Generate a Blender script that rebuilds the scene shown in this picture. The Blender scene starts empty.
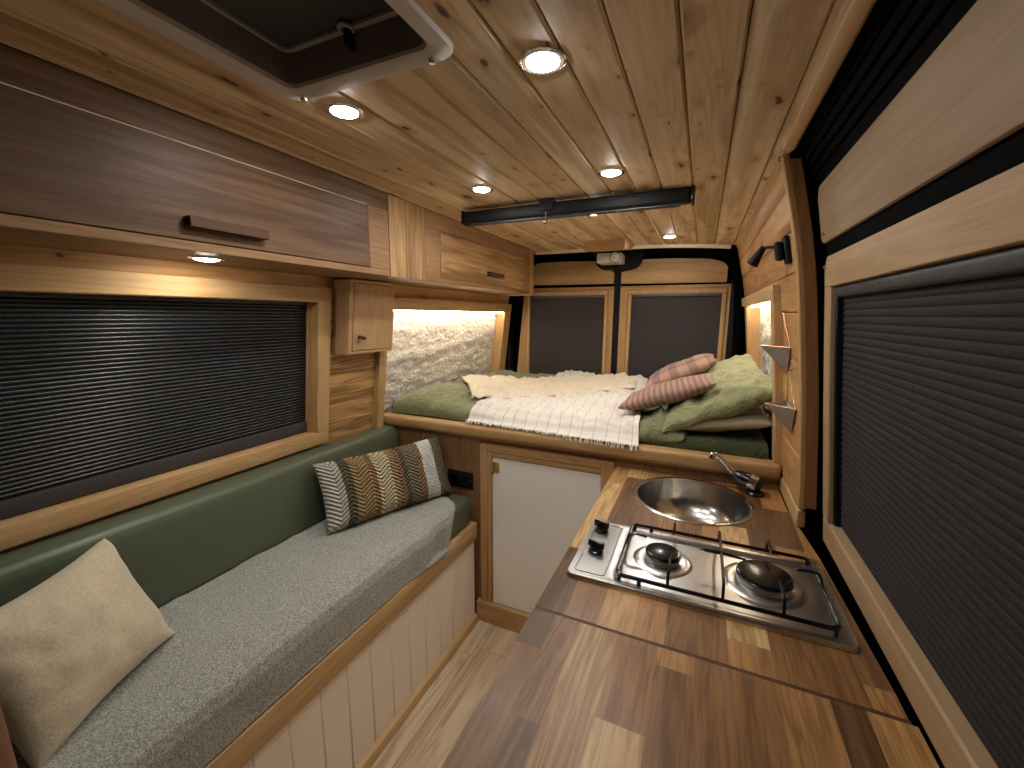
import bpy, bmesh, math, random
from mathutils import Vector, Matrix, noise
from mathutils.geometry import delaunay_2d_cdt

C = bpy.context.scene.collection
ZO = 1.506                       # height of the lens above the floor; every z below is measured from the lens
PI = math.pi
random.seed(4)

# ------------------------------------------------------------------ profiles of the leaning van walls
def lerp_tab(tab, z):
    if z <= tab[0][0]:
        (z0, x0), (z1, x1) = tab[0], tab[1]
    elif z >= tab[-1][0]:
        (z0, x0), (z1, x1) = tab[-2], tab[-1]
    else:
        for (z0, x0), (z1, x1) in zip(tab, tab[1:]):
            if z0 <= z <= z1: break
    return x0 + (x1-x0)*(z-z0)/(z1-z0)
RT = [(-1.6, .33), (-.515, .288), (-.226, .264), (.045, .233), (.175, .214), (.3, .186), (.42, .158)]
DT = [(-1.5, .36), (-.6, .339), (-.214, .300), (.13, .268), (.2, .252), (.31, .234), (.45, .205)]
RW = lambda z: lerp_tab(RT, z)              # right panelled wall
DW = lambda z: lerp_tab(DT, z)              # sliding door face
F = lambda z: -1.36 + (z-.15)*.118          # left window frame face
W = lambda z: F(z) - .03                    # left wall boards
def CZ(x):                                  # ceiling height
    return .45 - (.036*((x+.45)/.62)**2 if x > -.45 else .0)

def on_left(v): return Vector((F(v.z)+v.x, v.y, v.z))
def on_right(v): return Vector((RW(v.z)+v.x, v.y, v.z))
def on_door(v): return Vector((DW(v.z)+v.x, v.y, v.z))

# ------------------------------------------------------------------ mesh helpers
def merge(bm, t, warp=None):
    if warp:
        for v in t.verts: v.co = warp(v.co)
    me = bpy.data.meshes.new('tmp'); t.to_mesh(me); t.free()
    bm.from_mesh(me); bpy.data.meshes.remove(me)

def box(bm, x0, x1, y0, y1, z0, z1, bev=.002, warp=None, nz=0, M=None, seg=1):
    t = bmesh.new()
    bmesh.ops.create_cube(t, size=1)
    for v in t.verts:
        v.co = Vector(((x0+x1)/2+v.co.x*(x1-x0), (y0+y1)/2+v.co.y*(y1-y0), (z0+z1)/2+v.co.z*(z1-z0)))
    if bev > 0:
        bev = min(bev, .45*min(abs(x1-x0), abs(y1-y0), abs(z1-z0)))
        bmesh.ops.bevel(t, geom=t.edges[:], offset=bev, segments=seg, affect='EDGES', profile=.5)
    for k in range(1, nz):
        z = z0+(z1-z0)*k/nz
        bmesh.ops.bisect_plane(t, geom=t.verts[:]+t.edges[:]+t.faces[:], plane_co=(0, 0, z), plane_no=(0, 0, 1))
    if M is not None: t.transform(M)
    merge(bm, t, warp)

def prism(bm, pts, axis, a0, a1, warp=None, bev=0, n=1):
    # polygon pts in the two other axes (order kept), extruded along axis
    t = bmesh.new()
    def P(p, a):
        return {'x': (a, p[0], p[1]), 'y': (p[0], a, p[1]), 'z': (p[0], p[1], a)}[axis]
    rings = [[t.verts.new(P(p, a0+(a1-a0)*k/n)) for p in pts] for k in range(n+1)]
    for ra, rb in zip(rings, rings[1:]):
        for i in range(len(pts)):
            j = (i+1) % len(pts)
            t.faces.new((ra[i], ra[j], rb[j], rb[i]))
    t.faces.new(rings[0]); t.faces.new(rings[-1][::-1])
    bmesh.ops.recalc_face_normals(t, faces=t.faces[:])
    if bev: bmesh.ops.bevel(t, geom=t.edges[:], offset=bev, segments=1, affect='EDGES')
    merge(bm, t, warp)

def tube(bm, pts, r, n=10, closed=False, cap=True):
    pts = [Vector(p) for p in pts]; m = len(pts)
    rr = r if isinstance(r, (list, tuple)) else [r]*m
    t = bmesh.new(); rings = []
    up = None
    for i, p in enumerate(pts):
        if closed: d = pts[(i+1) % m]-pts[i-1]
        else: d = pts[min(i+1, m-1)]-pts[max(i-1, 0)]
        d.normalize()
        if up is None:
            up = Vector((0, 0, 1)) if abs(d.z) < .9 else Vector((1, 0, 0))
        a = d.cross(up).normalized(); b = a.cross(d).normalized(); up = b
        rings.append([t.verts.new(p+(a*math.cos(2*PI*k/n)+b*math.sin(2*PI*k/n))*rr[i]) for k in range(n)])
    prs = list(zip(rings, rings[1:]))
    if closed: prs.append((rings[-1], rings[0]))
    for ra, rb in prs:
        for k in range(n):
            t.faces.new((ra[k], ra[(k+1) % n], rb[(k+1) % n], rb[k]))
    if cap and not closed:
        t.faces.new(rings[0][::-1]); t.faces.new(rings[-1])
    bmesh.ops.recalc_face_normals(t, faces=t.faces[:])
    merge(bm, t)

def lathe(bm, prof, c, n=32, M=None, cap=True):
    t = bmesh.new(); rings = []
    for r, z in prof:
        rings.append([t.verts.new((r*math.cos(2*PI*k/n), r*math.sin(2*PI*k/n), z)) for k in range(n)])
    for ra, rb in zip(rings, rings[1:]):
        for k in range(n): t.faces.new((ra[k], ra[(k+1) % n], rb[(k+1) % n], rb[k]))
    if cap:
        t.faces.new(rings[0]); t.faces.new(rings[-1])
    bmesh.ops.recalc_face_normals(t, faces=t.faces[:])
    if M is not None: t.transform(M)
    t.transform(Matrix.Translation(c))
    merge(bm, t)

def smooth_path(pts, k=6):
    # Catmull-Rom through the points
    P = [Vector(p) for p in pts]; P = [P[0]*2-P[1]]+P+[P[-1]*2-P[-2]]
    out = []
    for i in range(1, len(P)-2):
        for s in range(k):
            t = s/k
            out.append(.5*((2*P[i])+(-P[i-1]+P[i+1])*t+(2*P[i-1]-5*P[i]+4*P[i+1]-P[i+2])*t*t+(-P[i-1]+3*P[i]-3*P[i+1]+P[i+2])*t**3))
    out.append(P[-2]); return out

def grid(bm, nu, nv, fn):
    # fn(u,v) -> point; uv layer = (u,v)
    uvl = bm.loops.layers.uv.verify()
    V = [[bm.verts.new(fn(i/nu, j/nv)) for j in range(nv+1)] for i in range(nu+1)]
    for i in range(nu):
        for j in range(nv):
            f = bm.faces.new((V[i][j], V[i+1][j], V[i+1][j+1], V[i][j+1]))
            for l, (a, b) in zip(f.loops, ((i, j), (i+1, j), (i+1, j+1), (i, j+1))):
                l[uvl].uv = (a/nu, b/nv)
    return V

def base_of(parent):
    p = Vector((0, 0, 0))
    while parent is not None:
        p += parent.location; parent = parent.parent
    return p

def obj(name, bm, m, parent=None, loc=None, smooth=40):
    # vertices arrive in lens-height coordinates; the object's own origin is its thing's base
    if parent is None:
        if loc is None:
            xs = [v.co.x for v in bm.verts]; ys = [v.co.y for v in bm.verts]; zs = [v.co.z for v in bm.verts]
            loc = ((min(xs)+max(xs))/2, (min(ys)+max(ys))/2, min(zs))
        base = Vector((loc[0], loc[1], loc[2]+ZO))
    else:
        base = base_of(parent)
    me = bpy.data.meshes.new(name)
    for v in bm.verts: v.co = v.co + Vector((0, 0, ZO)) - base
    bm.to_mesh(me); bm.free()
    me.materials.append(m)
    if smooth:
        me.shade_smooth(); me.set_sharp_from_angle(angle=math.radians(smooth))
    o = bpy.data.objects.new(name, me); C.objects.link(o)
    if parent is None: o.location = base
    else: o.parent = parent
    return o

def thing(name, label, cat, loc, group=None):
    o = bpy.data.objects.new(name, None); C.objects.link(o)
    o.empty_display_size = .05
    o.location = (loc[0], loc[1], loc[2]+ZO)
    o['label'] = label; o['category'] = cat
    if group: o['group'] = group
    return o

def tag(o, label, cat, group=None):
    o['label'] = label; o['category'] = cat
    if group: o['group'] = group
    return o

def struct(name, bm, m, parent=None, smooth=40):
    o = obj(name, bm, m, parent, smooth=smooth)
    if parent is None: o['kind'] = 'structure'
    return o

def struct_root(name, loc):
    o = bpy.data.objects.new(name, None); C.objects.link(o); o.empty_display_size = .05
    o.location = (loc[0], loc[1], loc[2]+ZO); o['kind'] = 'structure'
    return o

def dup(root, loc, label=None, group=None):
    r = root.copy(); C.objects.link(r); r.location = (loc[0], loc[1], loc[2]+ZO)
    if label: r['label'] = label
    if group: r['group'] = group
    for ch in list(root.children):
        c = ch.copy(); C.objects.link(c); c.parent = r
        for g in list(ch.children):
            d = g.copy(); C.objects.link(d); d.parent = c
    return r

B = bmesh.new

# ------------------------------------------------------------------ materials
def srgb(r, g, b):
    f = lambda c: (c/255/12.92) if c/255 <= .04045 else ((c/255+.055)/1.055)**2.4
    return (f(r), f(g), f(b), 1)

class N:
    def __init__(s, name):
        s.m = bpy.data.materials.new(name); s.m.use_nodes = True
        s.t = s.m.node_tree; s.n = s.t.nodes; s.l = s.t.links
        s.bsdf = s.n['Principled BSDF']
    def new(s, kind, **kw):
        x = s.n.new(kind)
        for k, v in kw.items(): setattr(x, k, v)
        return x
    def put(s, sock, v):
        if isinstance(v, bpy.types.NodeSocket): s.l.new(v, sock)
        else: sock.default_value = v
    def math(s, op, a, b=None, c=None, clamp=False):
        x = s.new('ShaderNodeMath', operation=op, use_clamp=clamp)
        for i, v in enumerate((a, b, c)):
            if v is not None: s.put(x.inputs[i], v)
        return x.outputs[0]
    def vmath(s, op, a, b=None):
        x = s.new('ShaderNodeVectorMath', operation=op)
        s.put(x.inputs[0], a)
        if b is not None: s.put(x.inputs[1], b)
        return x.outputs[0]
    def mix(s, f, a, b, blend='MIX'):
        x = s.new('ShaderNodeMix', data_type='RGBA', blend_type=blend)
        s.put(x.inputs[0], f); s.put(x.inputs[6], a); s.put(x.inputs[7], b)
        return x.outputs[2]
    def ramp(s, f, stops, interp='LINEAR'):
        x = s.new('ShaderNodeValToRGB'); r = x.color_ramp; r.interpolation = interp
        while len(r.elements) < len(stops): r.elements.new(.5)
        for e, (p, c) in zip(r.elements, stops): e.position = p; e.color = c
        s.put(x.inputs[0], f); return x.outputs[0]
    def noise(s, vec, scale, detail=3, rough=.5, dist=0):
        x = s.new('ShaderNodeTexNoise'); s.put(x.inputs['Vector'], vec)
        x.inputs['Scale'].default_value = scale; x.inputs['Detail'].default_value = detail
        x.inputs['Roughness'].default_value = rough; x.inputs['Distortion'].default_value = dist
        return x.outputs['Fac']
    def obj(s): return s.new('ShaderNodeTexCoord').outputs['Object']
    def uv(s): return s.new('ShaderNodeTexCoord').outputs['UV']
    def bump(s, h, strength=.3, dist=.002):
        x = s.new('ShaderNodeBump'); x.inputs['Strength'].default_value = strength; x.inputs['Distance'].default_value = dist
        s.put(x.inputs['Height'], h); s.l.new(x.outputs[0], s.bsdf.inputs['Normal'])
    def out(s, col=None, rough=.5, metal=0, spec=.5):
        if col is not None: s.put(s.bsdf.inputs['Base Color'], col)
        s.put(s.bsdf.inputs['Roughness'], rough); s.put(s.bsdf.inputs['Metallic'], metal)
        s.put(s.bsdf.inputs['Specular IOR Level'], spec)
        return s.m

def wood(name, tones, grain='y', figure=.5, knots=0, rough=.55, vary=1.0, streak=.5, scale=1.0, const=False, dark=.55, seed=0, broad=.4, spec=.28, kface=(1, 1, 0), cover=(.42, .62)):
    """tones: colours spread over the boards at random; figure: strength of the growth-ring contours; broad: heartwood bands"""
    k = N(name)
    rnd = k.new('ShaderNodeNewGeometry').outputs['Random Per Island']
    off = k.vmath('SCALE', (31.7, 17.3, 23.9)); off.node.inputs['Scale'].default_value = 1
    k.l.new(rnd, off.node.inputs['Scale'])
    p = k.vmath('ADD', k.vmath('ADD', k.obj(), (seed*3.1, seed*1.7, seed*2.3)), off)
    s = {'x': (.07, 1, 1), 'y': (1, .07, 1), 'z': (1, 1, .07)}[grain]
    q = k.vmath('MULTIPLY', p, s)
    def mr(v, a, b):
        x = k.new('ShaderNodeMapRange', interpolation_type='SMOOTHSTEP')
        k.put(x.inputs[0], v); x.inputs[1].default_value = a; x.inputs[2].default_value = b
        return x.outputs[0]
    big = k.noise(q, 7*scale, 2, .5, .35)
    ring = k.math('POWER', k.math('MULTIPLY_ADD', k.math('SINE', k.math('MULTIPLY', big, 110)), .5, .5), 2.2)
    ring = k.math('MULTIPLY', ring, mr(k.noise(q, 4*scale, 1), .38, .62))
    st = mr(k.noise(q, 60*scale, 4, .6, .15), .36, .68)
    br = mr(k.noise(q, 15*scale, 2, .5, .1), *cover)
    fine = mr(k.noise(k.vmath('MULTIPLY', p, tuple(.4*a if a < .5 else a for a in s)), 340*scale, 2, .6), .4, .7)
    cols = [srgb(*t) for t in tones]
    n = len(cols)
    if n == 1:
        base = k.new('ShaderNodeRGB').outputs[0]; base.default_value = cols[0]
    elif const: base = k.ramp(rnd, [(i/n, c) for i, c in enumerate(cols)], 'CONSTANT')
    else: base = k.ramp(rnd, [(i/max(1, n-1), c) for i, c in enumerate(cols)])
    dk = k.mix(1, base, (dark*1.05, dark*.955, dark*.85, 1), 'MULTIPLY')
    a = k.math('MULTIPLY', ring, figure*.8)
    a = k.math('MULTIPLY_ADD', st, streak*.55, a)
    a = k.math('MULTIPLY_ADD', br, broad*.8, a)
    a = k.math('MULTIPLY_ADD', fine, .22, a, clamp=True)
    col = k.mix(a, base, dk)
    if knots:
        ks = {'x': (.45, 1, 1), 'y': (1, .45, 1), 'z': (1, 1, .45)}[grain]
        ks = tuple(a*b for a, b in zip(ks, kface))
        wn = k.new('ShaderNodeTexNoise'); wn.inputs['Scale'].default_value = 14; k.l.new(p, wn.inputs['Vector'])
        w = k.vmath('ADD', k.vmath('MULTIPLY', p, ks), k.vmath('MULTIPLY', wn.outputs['Color'], (.03, .03, .03)))
        for ks_, pw in ((knots, 2.2), (knots*1.7, 3.0)):
            vo = k.new('ShaderNodeTexVoronoi'); vo.inputs['Scale'].default_value = ks_
            k.l.new(k.vmath('ADD', w, (ks_*.37, ks_*.21, 0)), vo.inputs['Vector'])
            sel = k.new('ShaderNodeSeparateColor'); k.l.new(vo.outputs['Color'], sel.inputs[0])
            size = k.math('MULTIPLY_ADD', k.math('POWER', sel.outputs[0], pw), .14, .045)
            kf = k.math('MULTIPLY', k.math('SUBTRACT', 1, k.math('DIVIDE', vo.outputs['Distance'], size), clamp=True), 3, clamp=True)
            halo = k.math('SUBTRACT', 1, k.math('DIVIDE', vo.outputs['Distance'], k.math('MULTIPLY', size, 3.2)), clamp=True)
            col = k.mix(k.math('MULTIPLY', halo, .9), col, k.mix(1, base, (.50, .36, .23, 1), 'MULTIPLY'))
            col = k.mix(k.math('MULTIPLY', kf, .9), col, srgb(64, 40, 27))
    k.bump(k.math('ADD', st, fine), .10, .0006)
    return k.out(col, k.math('MULTIPLY_ADD', fine, .10, rough-.05), 0, spec)

def plain(name, c, rough=.5, metal=0, spec=.5, speck=0, nscale=60):
    k = N(name)
    nz = k.noise(k.obj(), nscale, 4, .6)
    col = srgb(*c)
    d = tuple(x*(1-.35*max(speck, .12)) for x in col[:3])+(1,)
    out = k.mix(nz, col, d)
    if speck: k.bump(nz, .25*speck, .001)
    return k.out(out, k.math('MULTIPLY_ADD', nz, .12, rough-.06), metal, spec)

def emit(name, c, s):
    k = N(name)
    k.bsdf.inputs['Base Color'].default_value = (1, 1, 1, 1)
    k.bsdf.inputs['Emission Color'].default_value = c
    k.bsdf.inputs['Emission Strength'].default_value = s
    return k.m

def fabric(name, c, c2=None, weave=900, rough=.9, sheen=.2, bump=.3, blotch=.25, crease=0):
    k = N(name)
    p = k.obj()
    fine = k.noise(p, weave, 2, .7)
    bl = k.noise(p, 9, 3, .6)
    a, b = srgb(*c), srgb(*(c2 or tuple(int(x*.7) for x in c)))
    col = k.mix(k.math('MULTIPLY_ADD', fine, .8, k.math('MULTIPLY', k.math('SUBTRACT', bl, .5), blotch), clamp=True), a, b)
    if crease:
        cr = k.noise(k.vmath('MULTIPLY', p, (1.0, .55, 1)), 13, 4, .55, 1.2)
        cr = k.math('ABSOLUTE', k.math('SUBTRACT', cr, .5))
        k.bump(k.math('MULTIPLY_ADD', fine, .03, k.math('POWER', cr, .6)), crease, .03)
    else: k.bump(fine, bump, .001)
    k.bsdf.inputs['Sheen Weight'].default_value = sheen
    return k.out(col, rough, 0, .25)

M = {}
M['pine'] = wood('ceiling_pine', [(238, 214, 176), (220, 190, 150), (242, 220, 184), (212, 182, 140), (232, 206, 166)], 'y', .35, knots=11, streak=.4, broad=.8, dark=.58, rough=.55, cover=(.50, .64))
M['pine_wall'] = wood('wall_pine', [(206, 160, 106), (190, 142, 90), (212, 170, 118)], 'y', .5, knots=5.5, streak=.4, broad=.6, dark=.56, seed=2, kface=(0, 1, 1))
M['oak'] = wood('trim_oak', [(204, 168, 120), (192, 156, 110), (210, 176, 128)], 'y', .4, dark=.60, seed=3)
M['oak_z'] = wood('upright_oak', [(200, 162, 114), (188, 152, 104), (206, 170, 122)], 'z', .4, dark=.60, seed=4)
M['oak_x'] = wood('cross_oak', [(196, 158, 110), (186, 150, 102), (204, 166, 118)], 'x', .45, dark=.60, seed=5)
M['cab_door'] = wood('smoked_oak', [(128, 98, 72), (120, 90, 66)], 'y', .55, rough=.5, dark=.50, streak=.8, broad=.7, seed=6)
M['cab_body'] = wood('cabinet_oak', [(160, 124, 88), (168, 132, 94)], 'y', .45, dark=.6, seed=7)
M['cab_panel'] = wood('figured_panel', [(190, 152, 108), (150, 112, 74), (196, 160, 114), (166, 128, 88)], 'z', .5, dark=.46, streak=.8, broad=.7, seed=8)
M['door_fig'] = wood('figured_door', [(196, 156, 108)], 'y', .6, dark=.40, streak=.6, broad=.9, scale=.8, seed=9)
M['zebra'] = wood('figured_wall_panel', [(204, 162, 108)], 'y', 1.1, dark=.36, scale=1.3, streak=.7, broad=.7, seed=10)
M['pillar'] = wood('brown_edging', [(150, 110, 70)], 'z', .3, dark=.6, seed=22)
M['smallcab'] = wood('plain_oak', [(186, 150, 110)], 'z', .25, dark=.74, seed=11)
M['walnut'] = wood('dark_walnut', [(92, 66, 48)], 'y', .4, seed=12)
M['floor'] = wood('floor_oak', [(222, 202, 172), (208, 186, 154), (228, 210, 182)], 'y', .7, rough=.45, dark=.62, streak=.6, broad=.5, seed=13, scale=1.4)
M['ply'] = wood('pale_ply', [(158, 132, 102)], 'y', .6, dark=.70, seed=14, scale=.45)
M['ply_frame'] = wood('pale_ash', [(184, 156, 120), (178, 150, 114)], 'y', .3, dark=.74, seed=15)
M['ply_frame_z'] = wood('pale_ash_upright', [(184, 156, 120), (178, 150, 114)], 'z', .3, dark=.74, seed=15)
M['pale_x'] = wood('pale_cross_strip', [(246, 232, 204)], 'x', .1, dark=.9, seed=21)
M['staves'] = wood('block_staves', [(186, 138, 88), (142, 102, 64), (198, 156, 104), (166, 120, 76), (108, 80, 54), (180, 134, 84), (150, 108, 70), (190, 146, 94), (120, 88, 60), (214, 176, 122), (170, 126, 80), (134, 98, 66)], 'y', .7, rough=.36, const=True, dark=.48, streak=.9, broad=.5, seed=16, spec=.4, scale=2.2)
M['panel_brown'] = wood('bed_front_boards', [(148, 112, 76), (142, 106, 70)], 'z', .3, dark=.7, seed=17)
M['beige_paint'] = plain('beige_painted_board', (246, 234, 220), .5, speck=.15, nscale=20)
M['white_panel'] = plain('off_white_panel', (238, 235, 228), .35, nscale=12)
M['black_plastic'] = plain('black_plastic', (16, 17, 19), .6, spec=.25)
M['black_gloss'] = plain('black_gloss', (14, 14, 15), .22)
M['black_rubber'] = plain('black_rubber', (6, 6, 7), .75, spec=.03)
M['grey_plastic'] = plain('grey_plastic', (204, 198, 194), .5)
M['dark_plastic'] = plain('dark_grey_plastic', (56, 55, 58), .5)
M['well'] = plain('hatch_well_plastic', (112, 106, 112), .5)
M['head_grey'] = plain('blind_head_grey', (92, 90, 92), .4)
M['mesh_screen'] = plain('screen_cloth', (66, 70, 70), .8, speck=.3, nscale=400)
M['white_plastic'] = plain('white_plastic', (222, 220, 212), .4)
M['grey_line'] = plain('pale_grey_plastic', (168, 166, 164), .5)
M['chrome'] = plain('chrome', (225, 225, 228), .1, 1)
M['brass'] = plain('brass', (190, 158, 96), .3, 1)
M['copper'] = plain('copper_wire', (206, 150, 116), .35, 1)
M['shelf_grey'] = plain('grey_painted_wood', (168, 162, 152), .6, speck=.3)
M['cap'] = plain('matt_black_cap', (17, 17, 18), .18)
M['leather'] = plain('green_leatherette', (86, 94, 74), .42, speck=.25, nscale=260)
M['brown_leather'] = plain('brown_leather', (112, 70, 44), .45, speck=.3, nscale=120)
M['blind_side'] = plain('charcoal_pleats', (27, 28, 31), .38, spec=.5, nscale=200)
M['blind_door'] = plain('dark_pleats', (50, 45, 48), .75, speck=.4, nscale=500, spec=.2)
M['blind_rear'] = plain('soft_charcoal_blind', (58, 53, 54), .8, speck=.3, nscale=400)
M['lamp_on'] = emit('downlight_lens', (1, .985, .945, 1), 305)
M['lamp_cab'] = emit('cabinet_light_lens', (1, .95, .86, 1), 230)
M['led'] = emit('led_strip_glow', (1, .88, .68, 1), 42)

def steel(name, c, rough, axis=None):
    k = N(name)
    p = k.obj()
    q = k.vmath('MULTIPLY', p, (4, 60, 60) if axis == 'x' else (1, 1, 1))
    n = k.noise(q, 30, 3, .6)
    return k.out(k.mix(n, srgb(*c), srgb(*[int(x*.93) for x in c])), rough, 1)
M['hob_steel'] = steel('brushed_steel', (212, 211, 209), .29, 'x')
M['sink_steel'] = steel('sink_steel', (206, 205, 202), .21)

# tweed blanket
k = N('grey_tweed'); p = k.obj()
n1 = k.noise(p, 620, 2, .8); n2 = k.noise(p, 240, 2, .6)
wv = k.math('SINE', k.math('MULTIPLY', k.vmath('DOT_PRODUCT', p, (700, 700, 300)), 1)) if False else n2
v = k.math('ADD', k.math('MULTIPLY', n1, .7), k.math('MULTIPLY', n2, .45))
col = k.ramp(v, [(.40, srgb(72, 74, 66)), (.55, srgb(140, 140, 130)), (.72, srgb(208, 207, 200))])
k.bump(v, .6, .002); k.bsdf.inputs['Sheen Weight'].default_value = .25
M['tweed'] = k.out(col, .95, 0, .2)
M['duvet'] = fabric('olive_cotton', (132, 136, 96), (108, 112, 76), 700, .85, .3, .12, crease=.55)
M['pillow_green'] = fabric('sage_cotton', (146, 150, 108), (124, 128, 90), 700, .85, .3, .12, crease=.55)
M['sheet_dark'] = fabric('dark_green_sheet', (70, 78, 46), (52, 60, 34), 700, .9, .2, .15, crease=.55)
M['grey_cotton'] = fabric('stone_cotton', (170, 156, 134), (150, 136, 114), 700, .9, .2, .15)
M['boucle'] = fabric('beige_boucle', (214, 200, 172), (160, 144, 116), 130, .95, .4, 1.0, .5)
M['cream_knit'] = fabric('cream_weave', (236, 224, 200), (208, 192, 162), 300, .95, .3, .8)

# white throw with thin dark checks (uv)
k = N('checked_throw_cloth'); uv = k.new('ShaderNodeSeparateXYZ'); k.l.new(k.uv(), uv.inputs[0])
def line(c, n, w): 
    fr = k.math('FRACT', k.math('MULTIPLY', c, n)); return k.math('LESS_THAN', k.math('ABSOLUTE', k.math('SUBTRACT', fr, .5)), w)
lu = line(uv.outputs[0], 15, .03); lv = k.math('MULTIPLY', line(uv.outputs[1], 26, .03), .3)
fine = k.noise(k.obj(), 500, 2, .7)
base = k.mix(fine, srgb(240, 234, 224), srgb(214, 206, 194))
col = k.mix(k.math('MULTIPLY', k.math('MAXIMUM', lu, lv), .45), base, srgb(104, 98, 102))
k.bump(fine, .4, .001); k.bsdf.inputs['Sheen Weight'].default_value = .2
M['throw'] = k.out(col, .95, 0, .2)

# rose cushions with stripes (uv.x)
k = N('rose_stripe_cloth'); uv = k.new('ShaderNodeSeparateXYZ'); k.l.new(k.uv(), uv.inputs[0])
s = k.math('SINE', k.math('MULTIPLY', uv.outputs[0], 105)); fine = k.noise(k.obj(), 420, 2, .7)
col = k.ramp(k.math('MULTIPLY_ADD', s, .17, k.math('MULTIPLY', fine, .9)), [(0, srgb(120, 92, 84)), (.5, srgb(164, 130, 118)), (.9, srgb(204, 178, 160))])
k.bump(k.math('ADD', s, fine), .5, .003)
M['rose'] = k.out(col, .95, 0, .2)
k = N('mauve_check_cloth'); uv = k.new('ShaderNodeSeparateXYZ'); k.l.new(k.uv(), uv.inputs[0])
a = k.math('GREATER_THAN', k.math('FRACT', k.math('MULTIPLY', uv.outputs[0], 4)), .55); b = k.math('GREATER_THAN', k.math('FRACT', k.math('MULTIPLY', uv.outputs[1], 4)), .55)
fine = k.noise(k.obj(), 420, 2, .7)
col = k.ramp(k.math('MULTIPLY_ADD', k.math('ADD', a, b), .33, k.math('MULTIPLY', fine, .25)), [(.1, srgb(184, 150, 132)), (.5, srgb(150, 120, 112)), (.85, srgb(112, 96, 96))])
k.bump(fine, .4, .002)
M['mauve'] = k.out(col, .95, 0, .2)

# knitted stripe cushion (uv.x along its length)
k = N('knitted_stripes'); uv = k.new('ShaderNodeSeparateXYZ'); k.l.new(k.uv(), uv.inputs[0])
U, V = uv.outputs[0], uv.outputs[1]
wob = k.math('MULTIPLY_ADD', k.noise(k.uv(), 8, 2), .02, U)
white, grey, tan, rust, cream = (236, 230, 218), (116, 110, 90), (190, 160, 116), (172, 134, 98), (236, 222, 184)
dull = (150, 136, 110); snow = (236, 234, 232)
stops = [(0, white), (.125, grey), (.185, tan), (.315, rust), (.355, cream), (.475, tan), (.515, rust), (.56, grey), (.60, dull), (.70, rust), (.745, snow), (.87, (142, 134, 112))]
cb = k.ramp(k.math('SUBTRACT', wob, .01), [(q, srgb(*c)) for q, c in stops], 'CONSTANT')
tri = k.math('PINGPONG', k.math('MULTIPLY', U, 13), 1)
rope = k.math('SINE', k.math('ADD', k.math('MULTIPLY', V, 105), k.math('MULTIPLY', tri, 12)))
flat = k.math('MULTIPLY', k.math('GREATER_THAN', wob, .755), k.math('LESS_THAN', wob, .88))
rope = k.math('MULTIPLY', rope, k.math('SUBTRACT', 1, k.math('MULTIPLY', flat, .75)))
fine = k.noise(k.obj(), 300, 2, .7)
col = k.mix(k.math('MULTIPLY_ADD', rope, -.40, k.math('MULTIPLY', fine, .55), clamp=True), cb, k.mix(1, cb, (.38, .34, .28, 1), 'MULTIPLY'))
k.bump(k.math('ADD', rope, fine), 1.0, .009)
M['knit'] = k.out(col, .95, 0, .15)

# crumpled thermal cloth
k = N('crumpled_thermal_cloth'); p = k.obj()
n = k.noise(k.vmath('MULTIPLY', p, (1, 1, 1.6)), 26, 4, .65, .8); n2 = k.noise(p, 5, 2, .5, .5)
col = k.mix(n2, srgb(236, 231, 222), srgb(206, 196, 180))
k.bump(n, 1.0, .02)
M['thermal'] = k.out(col, .6, 0, .4)

exec_parts = []
# ================================================================== SETTING
# floor: oak planks running to the back
bm = B()
random.seed(11)
for i, x0 in enumerate([-1.62+.155*k for k in range(-1, 14)]):
    y = -1.0-random.random()*.6
    while y < 3.2:
        L = random.uniform(.75, 1.1)
        if i == 6: L = .77
        ya, yb = max(y, -1.0), min(y+L, 3.2)
        if yb-ya > .02: box(bm, x0+.0006, x0+.1544, ya+.0006, yb-.0006, -1.520, -1.506, .0012)
        y += L
struct('floor', bm, M['floor'])

# ceiling: tongue and groove boards with V joints, cut around the roof hatch
seams = [-1.38, -1.285, -1.19, -1.118, -1.093, -.995, -.9, -.805, -.712, -.622, -.53, -.436, -.343, -.255, -.165, -.064, .032, .132, .176]
HX0, HX1, HY0, HY1 = -.795, -.443, .31, .66
bm = B()
def cboard(x0, x1, y0, y1):
    c = .0045; g = .0011; th = .016
    if x0 < -1.118 and y0 < 2.8:
        if x1 <= -1.118: y0 = 2.832
        else: x0 = -1.118
    x0 += g; x1 -= g
    prism(bm, [(x0, CZ(x0)+c), (x0+c, CZ(x0)), ((x0+x1)/2, CZ((x0+x1)/2)), (x1-c, CZ(x1)), (x1, CZ(x1)+c), (x1, CZ(x1)+th), (x0, CZ(x0)+th)], 'y', y0, y1)
for a, b in zip(seams, seams[1:]):
    if b <= HX0 or a >= HX1: cboard(a, b, -1.0, 2.89)
    else:
        cboard(a, b, -1.0, HY0); cboard(a, b, HY1, 2.89)
        if a < HX0: cboard(a, HX0, HY0, HY1)
        if b > HX1: cboard(HX1, b, HY0, HY1)
struct('ceiling', bm, M['pine'])

# left wall: boards above, beside and below the window; dark skin behind
bm = B()
def lw(y0, y1, z0, z1, d0=-.045, d1=-.03, bev=.002): box(bm, d0, d1, y0, y1, z0, z1, bev, on_left)
lw(-1.0, 1.57, .106, .150); lw(1.57, 3.02, .086, .150)
for k in range(8): lw(-1.0, 1.66, -1.5+k*.12, -1.5+(k+1)*.12)
lw(-1.0, -.40, -.545, .106)
struct('wall_left', bm, M['pine_wall'])
bm = B()
for z0, z1 in ((-.545, -.39), (-.39, -.20), (-.20, .150)): box(bm, -.045, -.03, 1.265, 1.572, z0, z1, .0015, on_left)
struct('wall_left_panel', bm, M['zebra'])
bm = B(); box(bm, -.20, -.135, -1.0, 3.2, -1.51, .62, 0, on_left); struct('wall_left_skin', bm, M['black_rubber'])

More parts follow.
